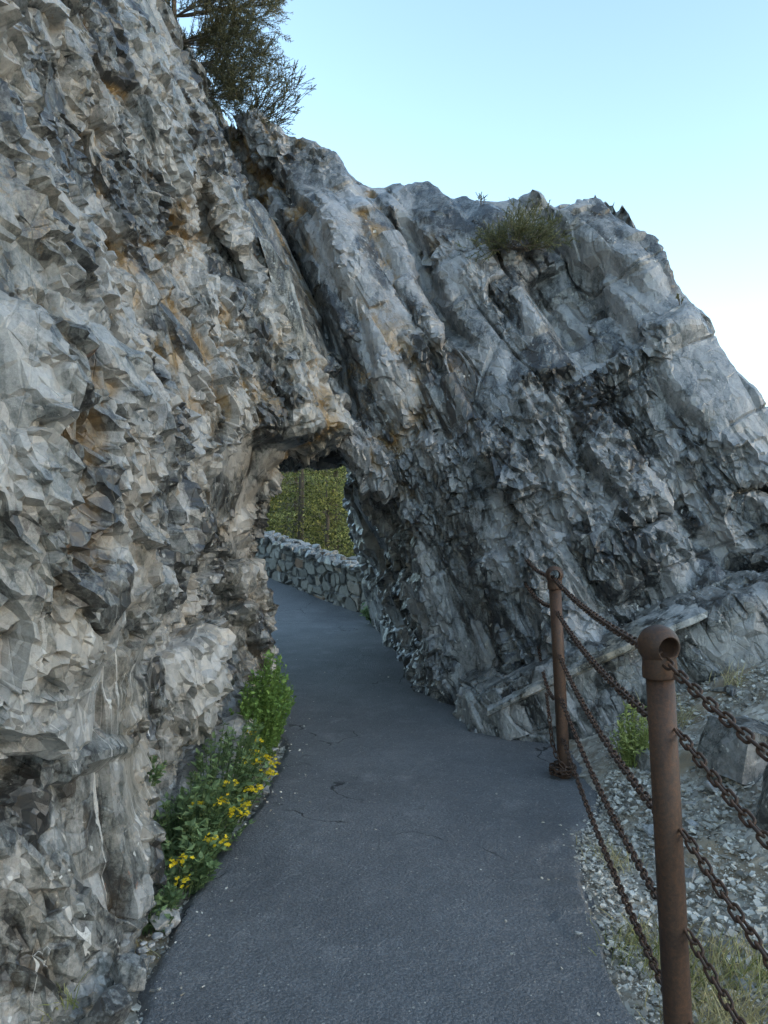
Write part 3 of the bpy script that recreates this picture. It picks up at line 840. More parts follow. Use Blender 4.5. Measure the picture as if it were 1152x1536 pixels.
# ------------------------------------------------------------------ hillside that the cliff belongs to (shades the path)
def hill_z(X, Y):
    h = 1.5 + np.minimum(2.2 * np.clip(-X - 1.6, 0, 99), 7.2)
    k = (1 - sstep(Y, 7.5, 13.0)) * (1 - sstep(-Y, 1.5, 9))
    P = np.stack([X, Y, 0 * X], -1).reshape(-1, 3).astype(np.float32)
    n = (vnoise(P, 2.5, 41) * 0.5 + vnoise(P, 0.8, 42) * 0.2).reshape(X.shape)
    return (h + n) * k + ground_z(X, Y) * (1 - k) - 0.35 * (1 - k)
def hill():
    ys = np.concatenate([np.arange(-24, 22, 0.5)])
    us = np.concatenate([np.linspace(0, 8, 40), np.linspace(8.6, 45, 30)])
    Y, U = np.meshgrid(ys, us, indexing='ij')
    X = -(np.where(Y < 1.0, 2.3, 3.3) + 0.32 * np.clip(Y - 8, 0, 20)) - U
    Z = hill_z(X, Y)
    Z[:, 0] = -0.5
    V = np.stack([X, Y, Z], -1).reshape(-1, 3)
    n, m = X.shape
    i = np.arange(n * m).reshape(n, m)
    Q = np.stack([i[:-1, :-1], i[:-1, 1:], i[1:, 1:], i[1:, :-1]], -1).reshape(-1, 4)[:, ::-1]
    me = mesh_np('hillside', V, Q, {'tone': np.zeros(len(V)), 'relief': np.zeros(len(V))}, False)
    me.materials.append(M['cliff'])
    tag(link('hillside', me), kind='structure')
hill()

# ------------------------------------------------------------------ unseen ridge, added to block the low sun from the whole place
def ridge():
    az_ = np.radians(np.linspace(44, 186, 120)); rr = np.linspace(190, 420, 40)
    A, Rr = np.meshgrid(az_, rr, indexing='ij')
    X, Y = np.sin(A) * Rr, np.cos(A) * Rr
    t = (Rr - 190) / 230
    prof = np.where(t < .42, t / .42, 1 - (t - .42) / .58 * .9)
    P = np.stack([X, Y, 0 * X], -1).reshape(-1, 3).astype(np.float32)
    n = (vnoise(P, 60, 71) * 9 + vnoise(P, 22, 72) * 4).reshape(X.shape)
    ends = sstep(A, math.radians(44), math.radians(62)) * (1 - sstep(A, math.radians(170), math.radians(186)))
    Z = -70 + (128 + n) * prof * ends
    V = np.stack([X, Y, Z], -1).reshape(-1, 3); a, b = X.shape
    i = np.arange(a * b).reshape(a, b)
    Q = np.stack([i[:-1, :-1], i[:-1, 1:], i[1:, 1:], i[1:, :-1]], -1).reshape(-1, 4)
    me = mesh_np('sun_blocker_ridge', V, Q, None, True); me.materials.append(M['soil'])
    tag(link('sun_blocker_ridge', me), kind='structure')
ridge()

# ------------------------------------------------------------------ rock lumps
def hull_mesh(name, size, seed, n=18, sub=0):
    rd = random.Random(seed)
    bm = bmesh.new()
    for _ in range(n):
        v = Vector((rd.gauss(0, 1), rd.gauss(0, 1), rd.gauss(0, 1))).normalized()
        v = Vector([max(-.72, min(.72, c)) for c in v]) / .72
        bm.verts.new((v.x * size[0] / 2, v.y * size[1] / 2, v.z * size[2] / 2))
    r = bmesh.ops.convex_hull(bm, input=bm.verts)
    bmesh.ops.delete(bm, geom=[g for g in r['geom_interior'] if isinstance(g, bmesh.types.BMVert)], context='VERTS')
    bmesh.ops.dissolve_limit(bm, angle_limit=R(14), verts=bm.verts, edges=bm.edges)
    bmesh.ops.bevel(bm, geom=list(bm.edges), offset=min(size) * 0.035, segments=1, affect='EDGES')
    bmesh.ops.triangulate(bm, faces=bm.faces)
    bmesh.ops.recalc_face_normals(bm, faces=bm.faces)
    me = bpy.data.meshes.new(name); bm.to_mesh(me); bm.free()
    return me

def rough_block(name, verts, mat, seed, amp=0.03, cuts=6):
    "solid block from corner points, chipped all over"
    bm = bmesh.new()
    for v in verts: bm.verts.new(v)
    r = bmesh.ops.convex_hull(bm, input=bm.verts)
    bmesh.ops.triangulate(bm, faces=bm.faces)
    for _ in range(cuts):
        lim = [e for e in bm.edges if e.calc_length() > 0.026]
        if not lim: break
        bmesh.ops.subdivide_edges(bm, edges=lim, cuts=1, use_grid_fill=True)
        bmesh.ops.triangulate(bm, faces=bm.faces)
    bmesh.ops.recalc_face_normals(bm, faces=bm.faces)
    bm.normal_update()
    P = np.array([v.co[:] for v in bm.verts], np.float32); N = np.array([v.normal[:] for v in bm.verts], np.float32)
    h1, t1, e1 = blocks(P, (0.16, 0.34, 0.24), seed)
    h2, t2, e2 = blocks(P, (0.06, 0.12, 0.09), seed + 1)
    D = h1 * amp + h2 * amp * 0.4
    for v, n, d in zip(bm.verts, N, D): v.co += Vector(n) * float(d)
    me = bpy.data.meshes.new(name); bm.to_mesh(me); bm.free()
    for an, av in (('tone', (t1 - .5) * .6 + (t2 - .5) * .35), ('relief', D)):
        a = me.attributes.new(an, 'FLOAT', 'POINT'); a.data.foreach_set('value', np.asarray(av, np.float32))
    me.materials.append(mat)
    return link(name, me)

def pts_at(lst, d0, d1):
    return [at(px, py, d) for px, py in lst for d in (d0, d1)]

dsl = min(on_rock(px, py).y for px, py in ((398, 372), (412, 400), (425, 450), (440, 480), (455, 520)))
tag(rough_block('rock_slab', pts_at([(386, 352), (404, 362), (436, 410), (468, 538), (454, 548), (420, 462)], dsl - .04, dsl + .45), M['pale'], 301, 0.02),
    'long pale tan smooth slab of rock wedged in the cleft above the arch', 'rock slab')
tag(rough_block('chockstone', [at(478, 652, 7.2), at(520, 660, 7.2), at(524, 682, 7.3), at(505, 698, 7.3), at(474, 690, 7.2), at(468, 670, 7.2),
                               at(482, 650, 7.9), at(518, 655, 7.2), at(512, 685, 7.2), at(478, 684, 7.2)], M['shaded_stone'], 303, 0.02),
    'boulder coloured dark as cleft shade, jammed in the crown of the rock arch', 'boulder')

def slab_strip():
    P = []
    for px, py in [(728, 1058), (800, 1022), (880, 984), (960, 950), (1052, 912)]:
        q = on_rock(px, py + 6)
        P += [q + Vector((0, -.11 + .02 * math.sin(px), .020)), q + Vector((0, -.10, -.024)), q + Vector((.03, .30, .07)), q + Vector((.03, .30, -.03))]
    return P
tag(rough_block('ledge_slab', slab_strip(), M['pale'], 305, 0.012), 'thin pale diagonal slab of rock capping the low ledge behind the posts', 'rock slab')

# ------------------------------------------------------------------ stone wall beyond the arch
WL = spline([(0.35, 12.0), (-0.10, 12.9), (-0.62, 13.5), (-1.25, 14.2), (-2.1, 15.1), (-2.85, 16.1), (-4.3, 18.2), (-6.2, 20.4)], 420)
def make_wall():
    root = empty('stone_wall', (float(WL[200, 0]), float(WL[200, 1]), float(path_z(WL[200, 1]))))
    tag(root, 'curved grey rubble stone wall along the path beyond the arch', 'wall')
    inv = -root.location
    seg = np.linalg.norm(np.diff(WL, axis=0), axis=1); s = np.concatenate([[0], np.cumsum(seg)])
    t = np.gradient(WL, axis=0); t /= np.linalg.norm(t, axis=1, keepdims=True)
    nrm = np.stack([t[:, 1], -t[:, 0]], 1)
    nrm *= -np.sign((nrm * (WL - np.array([-3.0, 12.0]))).sum(1).mean())
    H = 0.72; nz = 32
    S, Zv = np.meshgrid(s, np.linspace(-0.15, H, nz), indexing='ij')
    Pw = np.stack([S, Zv, 0 * S], -1).reshape(-1, 3).astype(np.float32)
    Pw += np.stack([vnoise(Pw, .25, 401), vnoise(Pw, .25, 402), 0 * Pw[:, 0]], 1) * 0.05
    h, tn, e = facets(Pw, (0.25, 0.19, 9), 405, 0.35, np.eye(3, dtype=np.float32), edge=True)
    d = (h * 0.028 + 0.05 * np.clip(e * 11, 0, 1)).reshape(S.shape)
    bx = WL[:, None, :] + nrm[:, None, :] * d[:, :, None]
    pz = path_z(WL[:, 1])[:, None] + Zv
    front = np.stack([bx[..., 0], bx[..., 1], pz], -1)
    back = WL - nrm * 0.42
    top = np.stack([np.linspace(front[:, -1, k], np.concatenate([back, (pz[:, -1:])], 1)[:, k], 8, axis=1) for k in range(3)], -1)
    bk = np.stack([np.repeat(back[:, :1], 2, 1), np.repeat(back[:, 1:], 2, 1), np.stack([pz[:, -1], pz[:, -1] - 2.2], 1)], -1)
    G = np.concatenate([front, top[:, 1:], bk[:, 1:]], 1)
    n, m = G.shape[:2]
    i = np.arange(n * m).reshape(n, m)
    Q = np.stack([i[:-1, :-1], i[1:, :-1], i[1:, 1:], i[:-1, 1:]], -1).reshape(-1, 4)
    tint = np.full((n, m), 0.45, np.float32); tint[:, :nz] = tn.reshape(n, nz)
    tint[:, :nz] = np.where(e.reshape(n, nz) < 0.035, 0.12, tint[:, :nz])
    me = mesh_np('masonry', G.reshape(-1, 3) + np.array(inv), Q, {'tint': tint.ravel()}, False)
    link('masonry', me, root, M['wall'])
    bm = bmesh.new(); rd = random.Random(5); k = 0
    while k < n - 1:
        for row in range(3):
            o = WL[k] - nrm[k] * (-0.02 + row * 0.16 + rd.uniform(-.03, .03))
            hm = hull_mesh('tmp', (rd.uniform(.16, .30), rd.uniform(.14, .22), rd.uniform(.10, .20)), rd.random(), 14)
            b2 = bmesh.new(); b2.from_mesh(hm)
            bmesh.ops.transform(b2, matrix=Matrix.Translation(Vector((o[0], o[1], float(path_z(o[1])) + H + rd.uniform(0, .05))) + inv) @ Matrix.Rotation(rd.uniform(0, 6), 4, 'Z') @ Matrix.Rotation(rd.uniform(-.3, .3), 4, 'X'), verts=b2.verts)
            b2.to_mesh(hm); b2.free(); bm.from_mesh(hm); bpy.data.meshes.remove(hm)
        k += rd.randint(7, 11)
    me = bpy.data.meshes.new('coping'); bm.to_mesh(me); bm.free()
    a = me.attributes.new('tone', 'FLOAT', 'POINT')
    link('coping', me, root, M['stone'])
make_wall()

# ------------------------------------------------------------------ foliage builders
def rnd_unit(rd):
    while True:
        v = Vector((rd.uniform(-1, 1), rd.uniform(-1, 1), rd.uniform(-1, 1)))
        if 0.05 < v.length < 1: return v.normalized()

def kite(acc, p, d, nrm, l, w, a, fold=0.0):
    "one leaf: a pointed quad, p base, d direction"
    d = d.normalized(); s = d.cross(nrm)
    if s.length < 1e-4: s = d.orthogonal()
    s.normalize(); up = s.cross(d)
    acc.add([p, p + d * l * .45 + s * w * .5 + up * fold * l, p + d * l, p + d * l * .45 - s * w * .5 + up * fold * l], [(0, 1, 2, 3)], a)

def needle_twig(acc, p, d, L, rd, nl, nw, count, droop=0.0, tint=(0.1, 0.9), tw=0.004):
    "a curved twig clothed in needles"
    d = d.normalized(); pts = [p.copy()]
    q = p.copy(); dd = d.copy(); n = 5
    for i in range(n):
        q = q + dd * (L / n); pts.append(q.copy())
        dd = (dd + Vector((0, 0, -droop)) * .2 + rnd_unit(rd) * .12).normalized()
    side = d.cross(Vector((0.2, -1, 0.3))); side = side.normalized() if side.length > .1 else d.orthogonal().normalized()
    for i in range(n):
        a, b = pts[i], pts[i + 1]
        acc.add([a - side * tw, a + side * tw, b + side * tw * .7, b - side * tw * .7], [(0, 1, 2, 3)], 0.15)
    for k in range(count):
        f = rd.uniform(0.05, 1) * n
        i = min(int(f), n - 1); a = pts[i].lerp(pts[i + 1], f - i)
        ax = (pts[i + 1] - pts[i]).normalized()
        o = rnd_unit(rd); o = (o - ax * o.dot(ax)).normalized()
        kite(acc, a, ax * .75 + o, rnd_unit(rd), nl * rd.uniform(.7, 1.2), nw, rd.uniform(*tint))
    return pts

def conifer_spray(root_pt, tips, rd, fol, wood, side_n, side_L, nl, nw, cnt, r0=0.02, dirbias=Vector((0, 0, .25)), sub=3, tint=(0.1, 0.9), bare=0.25):
    "branches from root_pt to each tip, each with forked needle-clad side twigs"
    for tip in tips:
        n = 8
        ctrl = root_pt.lerp(tip, .45) + Vector((rd.uniform(-.1, .1), rd.uniform(-.1, .1), -abs(rd.gauss(0, .08))))
        P = []
        for i in range(n + 1):
            f = i / n
            P.append(root_pt * (1 - f) ** 2 + ctrl * 2 * f * (1 - f) + tip * f * f)
        tube(wood, P, [r0 * (1 - .8 * i / n) for i in range(n + 1)], 5, rd.uniform(.2, .6))
        ax = (tip - root_pt).normalized()
        for k in range(side_n):
            f = rd.uniform(bare, 1.0); i = min(int(f * n), n - 1)
            p = P[i].lerp(P[i + 1], f * n - i)
            o = rnd_unit(rd); o = (o - ax * o.dot(ax)).normalized()
            d = ax * rd.uniform(.6, 1.1) + o * .9 + dirbias
            pts = needle_twig(fol, p, d, side_L * (1.15 - f * .5) * rd.uniform(.6, 1.2), rd, nl, nw, cnt, 0.1, tint)
            for _ in range(sub):
                q = rd.choice(pts[1:5]); o2 = rnd_unit(rd)
                needle_twig(fol, q, d.normalized() + o2 * .8 + dirbias, side_L * rd.uniform(.35, .6), rd, nl, nw, cnt // 2 + 1, 0.1, tint)

# --- wind-bent conifer and bare bush on the shoulder of the cliff
rd = random.Random(21)
D0 = 8.1
D0 = 8.6
tree = empty('windswept_conifer', at(296, 205, D0)); o0 = tree.location.copy()
tag(tree, 'dark dense windswept conifer growing from the top of the cliff', 'conifer')
fol, wood = Acc(), Acc()
trunk_pts = [Vector((0, 0, 0)), at(275, 140, D0) - o0, at(262, 70, D0) - o0, at(258, -20, D0) - o0, at(270, -120, D0) - o0, at(300, -230, D0) - o0]
tk = Acc(); tube(tk, trunk_pts, [.04, .035, .03, .025, .02, .01], 8, .4)
for (bx, by), tips in {(284, 140): [(372, 130), (395, 118), (345, 150), (262, 100)], (272, 95): [(400, 88), (412, 66), (374, 102), (250, 62), (330, 60)],
                       (264, 60): [(408, 38), (412, 12), (384, 55), (350, 30), (240, 20)], (260, 20): [(412, -10), (395, 8), (350, 0), (330, -30), (232, -20)],
                       (260, -30): [(405, -50), (380, -70), (330, -80), (240, -80), (350, -40)], (288, -100): [(380, -120), (340, -160), (250, -150), (320, -190)]}.items():
    for tx, ty in tips:
        for rep_ in range(3):
            dy = rd.uniform(-.55, .55)
            conifer_spray(at(bx, by, D0) - o0, [at(tx + rd.uniform(-14, 14), ty + rd.uniform(-14, 14), D0 + dy) - o0], rd, fol, wood, 11, 0.36, 0.040, 0.0065, 27, 0.008, Vector((.15, 0, .35)), 3)
link('trunk', tk.mesh('trunk', True), tree, M['bark'])
link('branches', wood.mesh('branches', True), tree, M['bark'])
link('crown', fol.mesh('crown'), tree, M['needle'])

bush = empty('sparse_shrub', on_rock(352, 205, .08, D0 - .3)); o0 = bush.location.copy()
tag(bush, 'thin half-bare shrub leaning out over the cliff edge below the conifer', 'shrub')
fol, wood = Acc(), Acc()
for tx, ty in [(452, 118), (446, 96), (430, 88), (455, 140), (444, 160), (425, 130), (405, 120), (432, 182), (412, 196), (390, 150), (370, 200), (398, 172), (440, 128), (415, 108)]:
    for _ in range(2):
        conifer_spray(Vector((0, 0, 0)), [at(tx + rd.uniform(-8, 8), ty + rd.uniform(-8, 8), D0 - .3 + rd.uniform(-.35, .35)) - o0], rd, fol, wood, 9, 0.2, 0.02, 0.006, 11, 0.009, Vector((.2, 0, .25)), 2, (0.2, 1.0), .3)
link('stems', wood.mesh('stems', True), bush, M['twig_dry'])
link('foliage', fol.mesh('foliage'), bush, M['needle'])

b1 = on_rock(775, 372, -.06, 7.5); D1 = b1.y
jun = empty('juniper_shrub', b1); o0 = jun.location.copy()
tag(jun, 'low spreading olive green juniper on top of the leaning rock', 'shrub')
fol, wood = Acc(), Acc()
for tx, ty in [(705, 372), (722, 362), (735, 352), (750, 345), (760, 330), (775, 322), (790, 318), (805, 318), (822, 322), (836, 335), (840, 352), (815, 350), (780, 345), (745, 368), (800, 335), (826, 344)]:
    for _ in range(2):
        conifer_spray(Vector((rd.uniform(-.12, .12), 0, 0)), [at(tx + rd.uniform(-5, 5), ty + rd.uniform(-6, 6), D1 + rd.uniform(-.3, .3)) - o0], rd, fol, wood, 9, 0.17, 0.024, 0.0055, 12, 0.006, Vector((0, 0, .25)), 2, (0.0, 1.0), .35)
link('stems', wood.mesh('stems', True), jun, M['bark'])
link('foliage', fol.mesh('foliage'), jun, M['juniper'])

def dry_sprig(px, py, d, h, label, seed):
    rd = random.Random(seed)
    r = empty('dry_sprig', on_rock(px, py, .02, d)); tag(r, label, 'sprig')
    fol, wood = Acc(), Acc()
    for k in range(4):
        tip = Vector((rd.uniform(-.5, .6) * h, rd.uniform(-.2, .2) * h, h * rd.uniform(.6, 1)))
        tube(wood, [Vector((0, 0, -.08)), tip * .5 + Vector((0.01, 0, .01)), tip], [.005, .004, .002], 4, .5)
        for _ in range(5): needle_twig(fol, tip * rd.uniform(.4, 1), tip + rnd_unit(rd) * h * .6, h * .3, rd, .014, .004, 6)
    link('stems', wood.mesh('stems'), r, M['twig_dry']); link('leaves', fol.mesh('leaves'), r, M['juniper'])
dry_sprig(722, 306, 7.9, .13, 'tiny dry sprig on the skyline left of the juniper', 3)
dry_sprig(1020, 458, 7.2, .09, 'tiny green sprig on the right skyline of the leaning rock', 4)

# --- leafy plants along the foot of the cliff
def leafy(name, loc, h, rx, ry, n_st, leaf, lw, mat, seed, label, cat, lean=Vector((0, 0, 0)), per=16, group=None, flowers=None, upright=0.5):
    rd = random.Random(seed)
    root = empty(name, loc); tag(root, label, cat, group)
    st, fo = Acc(), Acc()
    for k in range(n_st):
        a = rd.uniform(0, 6.283); r = math.sqrt(rd.random())
        b = Vector((math.cos(a) * rx * r * .55, math.sin(a) * ry * r * .55, -.03))
        hh = h * (1 - .55 * r * r) * rd.uniform(.7, 1.05)
        tip = Vector((math.cos(a) * rx * r, math.sin(a) * ry * r, hh)) + lean * hh
        mid = b.lerp(tip, .5) + Vector((0, 0, hh * .12))
        P = [b, b.lerp(mid, .5) + Vector((0, 0, .01)), mid, mid.lerp(tip, .6), tip]
        tube(st, P, [.004, .0035, .003, .0025, .0015], 4, .3)
        for j in range(per):
            f = rd.uniform(.12, 1.0) * 4; i = min(int(f), 3); p = P[i].lerp(P[i + 1], f - i)
            o = rnd_unit(rd); o.z = abs(o.z) * upright
            l = leaf * rd.uniform(.55, 1.25)
            kite(fo, p, o + Vector((0, 0, rd.uniform(-.3, .4))), Vector((rd.uniform(-.6, .6), rd.uniform(-.6, .6), 1)), l, l * lw, rd.random() * .8 + .2 * f / 4, rd.uniform(-.12, .12))
    link('stems', st.mesh('stems', True), root, mat)
    link('foliage', fo.mesh('foliage'), root, mat)
    for (fx, fy, d) in (flowers or []):
        c = at(fx, fy, d) - Vector(loc)
        fa = Acc()
        b = Vector((c.x * .4, c.y * .4, c.z * .3))
        tube(fa, [b, b.lerp(c, .6) + Vector((0, 0, .01)), c], [.003, .0025, .002], 4, 0)
        stem_mesh = fa.mesh('flower_stem', True); link('flower_stem', stem_mesh, root, mat)
        fa = Acc()
        for _ in range(rd.randint(10, 16)):
            q = c + Vector((rd.gauss(0, .021), rd.gauss(0, .021), rd.gauss(0, .008)))
            nn = Vector((rd.gauss(0, .4), rd.gauss(-.3, .4), 1)).normalized(); u = nn.orthogonal().normalized(); w = nn.cross(u)
            for m in range(5):
                an = m * 1.2566 + rd.random()
                kite(fa, q, u * math.cos(an) + w * math.sin(an) + nn * .25, nn, .012, .009, rd.random())
        link('flower_head', fa.mesh('flower_head'), root, M['flower'])
    return root

def gp(px, py, dz=0.0):
    "point of the path plane seen at a photo pixel"
    d = CAM_H * F / (py - 780.0)
    p = at(px, py, d); p.z = dz
    return p
leafy('leafy_bush', (-0.90, 5.45, 0), 0.72, 0.22, 0.52, 150, 0.036, 0.75, M['leaf_bright'], 31, 'bright green leafy bush at the far end of the cliff foot', 'bush', Vector((.12, 0, 0)), 22)
leafy('flowering_plant', (-0.92, 4.35, 0), 0.54, 0.27, 0.36, 120, 0.040, 0.55, M['leaf'], 32, 'largest yellow-flowered plant, spilling onto the asphalt beside the bush', 'flowering plant', Vector((.2, 0, 0)), 20, 'yellow-flowered plants along the cliff foot',
      [(372, 1098, 4.5), (388, 1109, 4.5), (383, 1126, 4.45), (400, 1132, 4.4), (370, 1140, 4.4), (390, 1142, 4.35), (400, 1158, 4.3), (408, 1143, 4.3), (388, 1182, 4.1), (376, 1181, 4.1), (405, 1160, 4.2)])
leafy('flowering_plant', (-0.95, 3.82, 0), 0.42, 0.25, 0.24, 90, 0.042, 0.55, M['leaf'], 33, 'yellow-flowered plant in the middle of the row at the cliff foot', 'flowering plant', Vector((.2, 0, 0)), 18, 'yellow-flowered plants along the cliff foot',
      [(338, 1198, 3.8), (345, 1174, 3.9), (300, 1205, 3.75), (368, 1203, 3.8), (366, 1219, 3.75), (350, 1216, 3.75), (334, 1201, 3.7)])
leafy('flowering_plant', (-0.92, 3.48, 0), 0.26, 0.19, 0.15, 50, 0.040, 0.6, M['leaf'], 34, 'broad-leaved plant with two low yellow flower clusters over the asphalt', 'flowering plant', Vector((.2, 0, 0)), 15, 'yellow-flowered plants along the cliff foot',
      [(318, 1256, 3.5), (340, 1261, 3.5)])
leafy('flowering_plant', (-0.95, 3.15, 0), 0.16, 0.13, 0.11, 34, 0.034, 0.6, M['leaf'], 35, 'smallest yellow-flowered plant, nearest the viewer at the cliff foot', 'flowering plant', Vector((.1, 0, 0)), 13, 'yellow-flowered plants along the cliff foot',
      [(270, 1289, 3.15), (280, 1317, 3.1)])
leafy('wall_plant', on_rock(218, 1165, .02), 0.10, 0.12, 0.08, 22, 0.03, 0.8, M['leaf'], 36, 'small clump of green leaves hanging in a crack of the cliff', 'plant', Vector((0, 0, 0)), 10)
leafy('leafy_bush', (-0.02, 12.05, 0.02), 0.42, 0.34, 0.3, 44, 0.085, 0.6, M['leaf'], 37, 'dark green bush inside the arch below the stone wall', 'bush', Vector((-.2, 0, 0)), 16)
leafy('weed', (1.57, 4.72, float(ground_z(1.57, 4.72))), 0.40, 0.15, 0.14, 60, 0.042, 0.38, M['leaf_weed'], 38, 'yellow-green weed growing behind the near chain post', 'weed', Vector((0, 0, 0)), 16)

def tuft(px, py, d, h, n, mat, seed, label, sweep=Vector((0.5, 0, 0)), z=None):
    rd = random.Random(seed)
    p = at(px, py, d) if z is None else on_rock(px, py, .01, d)
    if z is None: p.z = float(ground_z(p.x, p.y)) + .01
    root = empty('grass_tuft', p); tag(root, label, 'grass tuft', 'grass tufts by the path')
    a = Acc()
    for k in range(n):
        b = Vector((rd.gauss(0, .03 + .0003 * n), rd.gauss(0, .03 + .0003 * n), -.01)); L = h * rd.uniform(.5, 1.1)
        d0 = (Vector((rd.gauss(0, .45), rd.gauss(0, .45), 1)) + sweep * rd.uniform(0, 1)).normalized()
        w = rd.uniform(.0016, .0032); side = d0.cross(rnd_unit(rd)).normalized(); q = b; tn = rd.random()
        for s_ in range(4):
            q2 = q + d0 * L / 4; w2 = w * (.8 if s_ < 3 else .1)
            a.add([q - side * w, q + side * w, q2 + side * w2, q2 - side * w2], [(0, 1, 2, 3)], tn)
            q, w = q2, w2; d0 = (d0 + Vector((0, 0, -.22)) + sweep * .08).normalized()
    link('blades', a.mesh('blades'), root, mat)
tuft(1012, 1112, 4.9, .26, 60, M['grass'], 51, 'wispy pale grass tuft behind the near post', Vector((.7, 0, 0)))
tuft(1062, 1440, 2.55, .18, 200, M['grass'], 52, 'largest straw-coloured grass tuft right of the near post', Vector((.35, 0, 0)))
tuft(1030, 1400, 2.75, .15, 130, M['grass_green'], 53, 'greenish grass tuft just right of the near post', Vector((.2, 0, 0)))
tuft(1120, 1460, 2.5, .16, 160, M['grass'], 54, 'straw-coloured grass tuft at the right edge of the photo', Vector((.3, 0, 0)))
tuft(958, 1380, 2.95, .15, 150, M['grass_green'], 55, 'green and straw grass tuft left of the near post', Vector((.2, 0, 0)))
tuft(925, 1246, 3.7, .15, 60, M['grass'], 56, 'dry grass tuft at the asphalt edge between the two posts', Vector((-.2, 0, 0)))
tuft(95, 1500, 2.5, .10, 40, M['grass_green'], 57, 'small grass tuft growing on the cliff at the lower left', Vector((-.3, 0, 0)), z=1)
tuft(217, 1408, 3.0, .08, 40, M['grass'], 58, 'small dry grass tuft at the foot of the cliff', Vector((0, 0, 0)))

# --- the wood beyond the wall
def forest_tree(kind, h, seed):
    rd = random.Random(seed)
    fo, tk = Acc(), Acc()
    tube(tk, [(0, 0, -.6), (rd.uniform(-.1, .1), 0, h * .4), (rd.uniform(-.2, .2), .05, h * .75), (0, 0, h)], [.085, .065, .04, .012], 7, .5)
    if kind == 0:
        nb = int(h * 13)
        for k in range(nb):
            z = h * (.06 + .93 * (k / nb) ** 0.9); a = k * 2.4 + rd.uniform(-.4, .4)
            L = (h - z) * .30 * rd.uniform(.6, 1.15) + .35
            d = Vector((math.cos(a), math.sin(a), rd.uniform(-.35, .1)))
            side = d.cross(Vector((0, 0, 1))).normalized()
            tube(tk, [Vector((0, 0, z)), Vector((0, 0, z)) + d * L * .8], [.009, .003], 3, .4)
            for j in range(int(46 * L) + 12):
                f = rd.uniform(.15, 1)
                p = Vector((0, 0, z)) + d * L * f + side * rd.gauss(0, .16) * (1.1 - .5 * f) * L + Vector((0, 0, -.10 * f * L - abs(rd.gauss(0, .10))))
                kite(fo, p, d * .7 + side * rd.uniform(-1, 1) + Vector((0, 0, -.5)), rnd_unit(rd), rd.uniform(.07, .15), .04, .02 + .70 * rd.random() ** 1.4 + .25 * f)
    else:
        for c in range(int(h * 9)):
            z = h * rd.uniform(.12, 1.0); rr = (1 - abs(z / h - .45) * 1.3) * h * .23 + .2; a = rd.uniform(0, 6.28)
            cc = Vector((math.cos(a), math.sin(a), 0)) * rr * math.sqrt(rd.random()) + Vector((0, 0, z))
            tube(tk, [Vector((0, 0, z * .85)), cc], [.02, .004], 3, .4)
            for j in range(90):
                p = cc + Vector((rd.gauss(0, .2), rd.gauss(0, .2), rd.gauss(0, .16)))
                kite(fo, p, rnd_unit(rd) + Vector((0, 0, -.5)), rnd_unit(rd), rd.uniform(.05, .09), .05, .9 * rd.random() ** 1.3)
    return tk.mesh('trunk', True), fo.mesh('crown')
tmpl = {('c', 0): forest_tree(0, 7.0, 1), ('c', 1): forest_tree(0, 8.5, 2), ('d', 0): forest_tree(1, 5.0, 3), ('d', 1): forest_tree(1, 6.2, 4), ('s', 0): forest_tree(1, 2.2, 5)}
for (k, i_), (tk, fo) in tmpl.items():
    tk.materials.append(M['bark']); fo.materials.append(M['forest'] if k == 'c' else M['forest_b'])
LBL = {'c': ('forest_conifer', 'tall drooping yellow-green conifer in the wood beyond the stone wall', 'conifer', 'conifers in the wood beyond the wall'),
       'd': ('broadleaf_tree', 'bushy yellow-green broadleaf tree in the wood beyond the stone wall', 'tree', 'broadleaf trees in the wood beyond the wall'),
       's': ('undergrowth_bush', 'low yellow-green bush just behind the stone wall', 'bush', 'bushes just behind the wall')}
rd = random.Random(77)
spots = [('s', 0, -.3, 17.2), ('s', 0, -3.2, 20.0), ('s', 0, -1.5, 19.6), ('c', 0, -2.3, 20.4), ('c', 0, -.2, 21.0), ('c', 0, -4.2, 21.4), ('d', 0, -1.4, 22.4), ('d', 1, -4.6, 23.2), ('c', 0, -2.9, 24.2), ('c', 1, -5.4, 26.0),
         ('c', 0, -0.6, 25.6), ('d', 1, -2.0, 28.0), ('c', 1, -3.8, 29.0), ('c', 0, -7.2, 27.0), ('c', 1, -1.4, 31.5), ('d', 1, .8, 28.5), ('c', 1, -5.6, 33.0), ('c', 1, -3.2, 35), ('c', 0, 1.6, 32), ('c', 1, -.4, 37), ('c', 1, -8.5, 34), ('d', 1, -6.4, 37)]
for k, i_, x, y in spots:
    nm, lb, ct, gr = LBL[k]
    r = empty(nm, (x, y, float(ground_z(x, y)) - .1)); tag(r, lb, ct, gr)
    r.rotation_euler.z = rd.uniform(0, 6.28); s_ = rd.uniform(.9, 1.12); r.scale = (s_, s_, s_)
    tk, fo = tmpl[(k, i_)]
    link('trunk', tk, r); link('crown', fo, r)
def snag(px, y, h, mat, label, seed):
    rd = random.Random(seed)
    x = (px - 576) / F * y; z = float(ground_z(x, y))
    r = empty('bare_tree', (x, y, z - .2)); tag(r, label, 'tree')
    a = Acc(); tube(a, [(0, 0, 0), (.03, 0, h * .5), (-.02, 0, h)], [.075, .06, .03], 7, .5); link('trunk', a.mesh('trunk', True), r, mat)
    b = Acc()
    for k in range(26):
        zz = h * rd.uniform(.2, .95); an = rd.uniform(0, 6.28); L = rd.uniform(.3, .9)
        tube(b, [(0, 0, zz), (math.cos(an) * L * .6, math.sin(an) * L * .6, zz + .05), (math.cos(an) * L, math.sin(an) * L, zz - .15)], [.014, .01, .004], 4, .4)
    link('branches', b.mesh('branches'), r, mat)
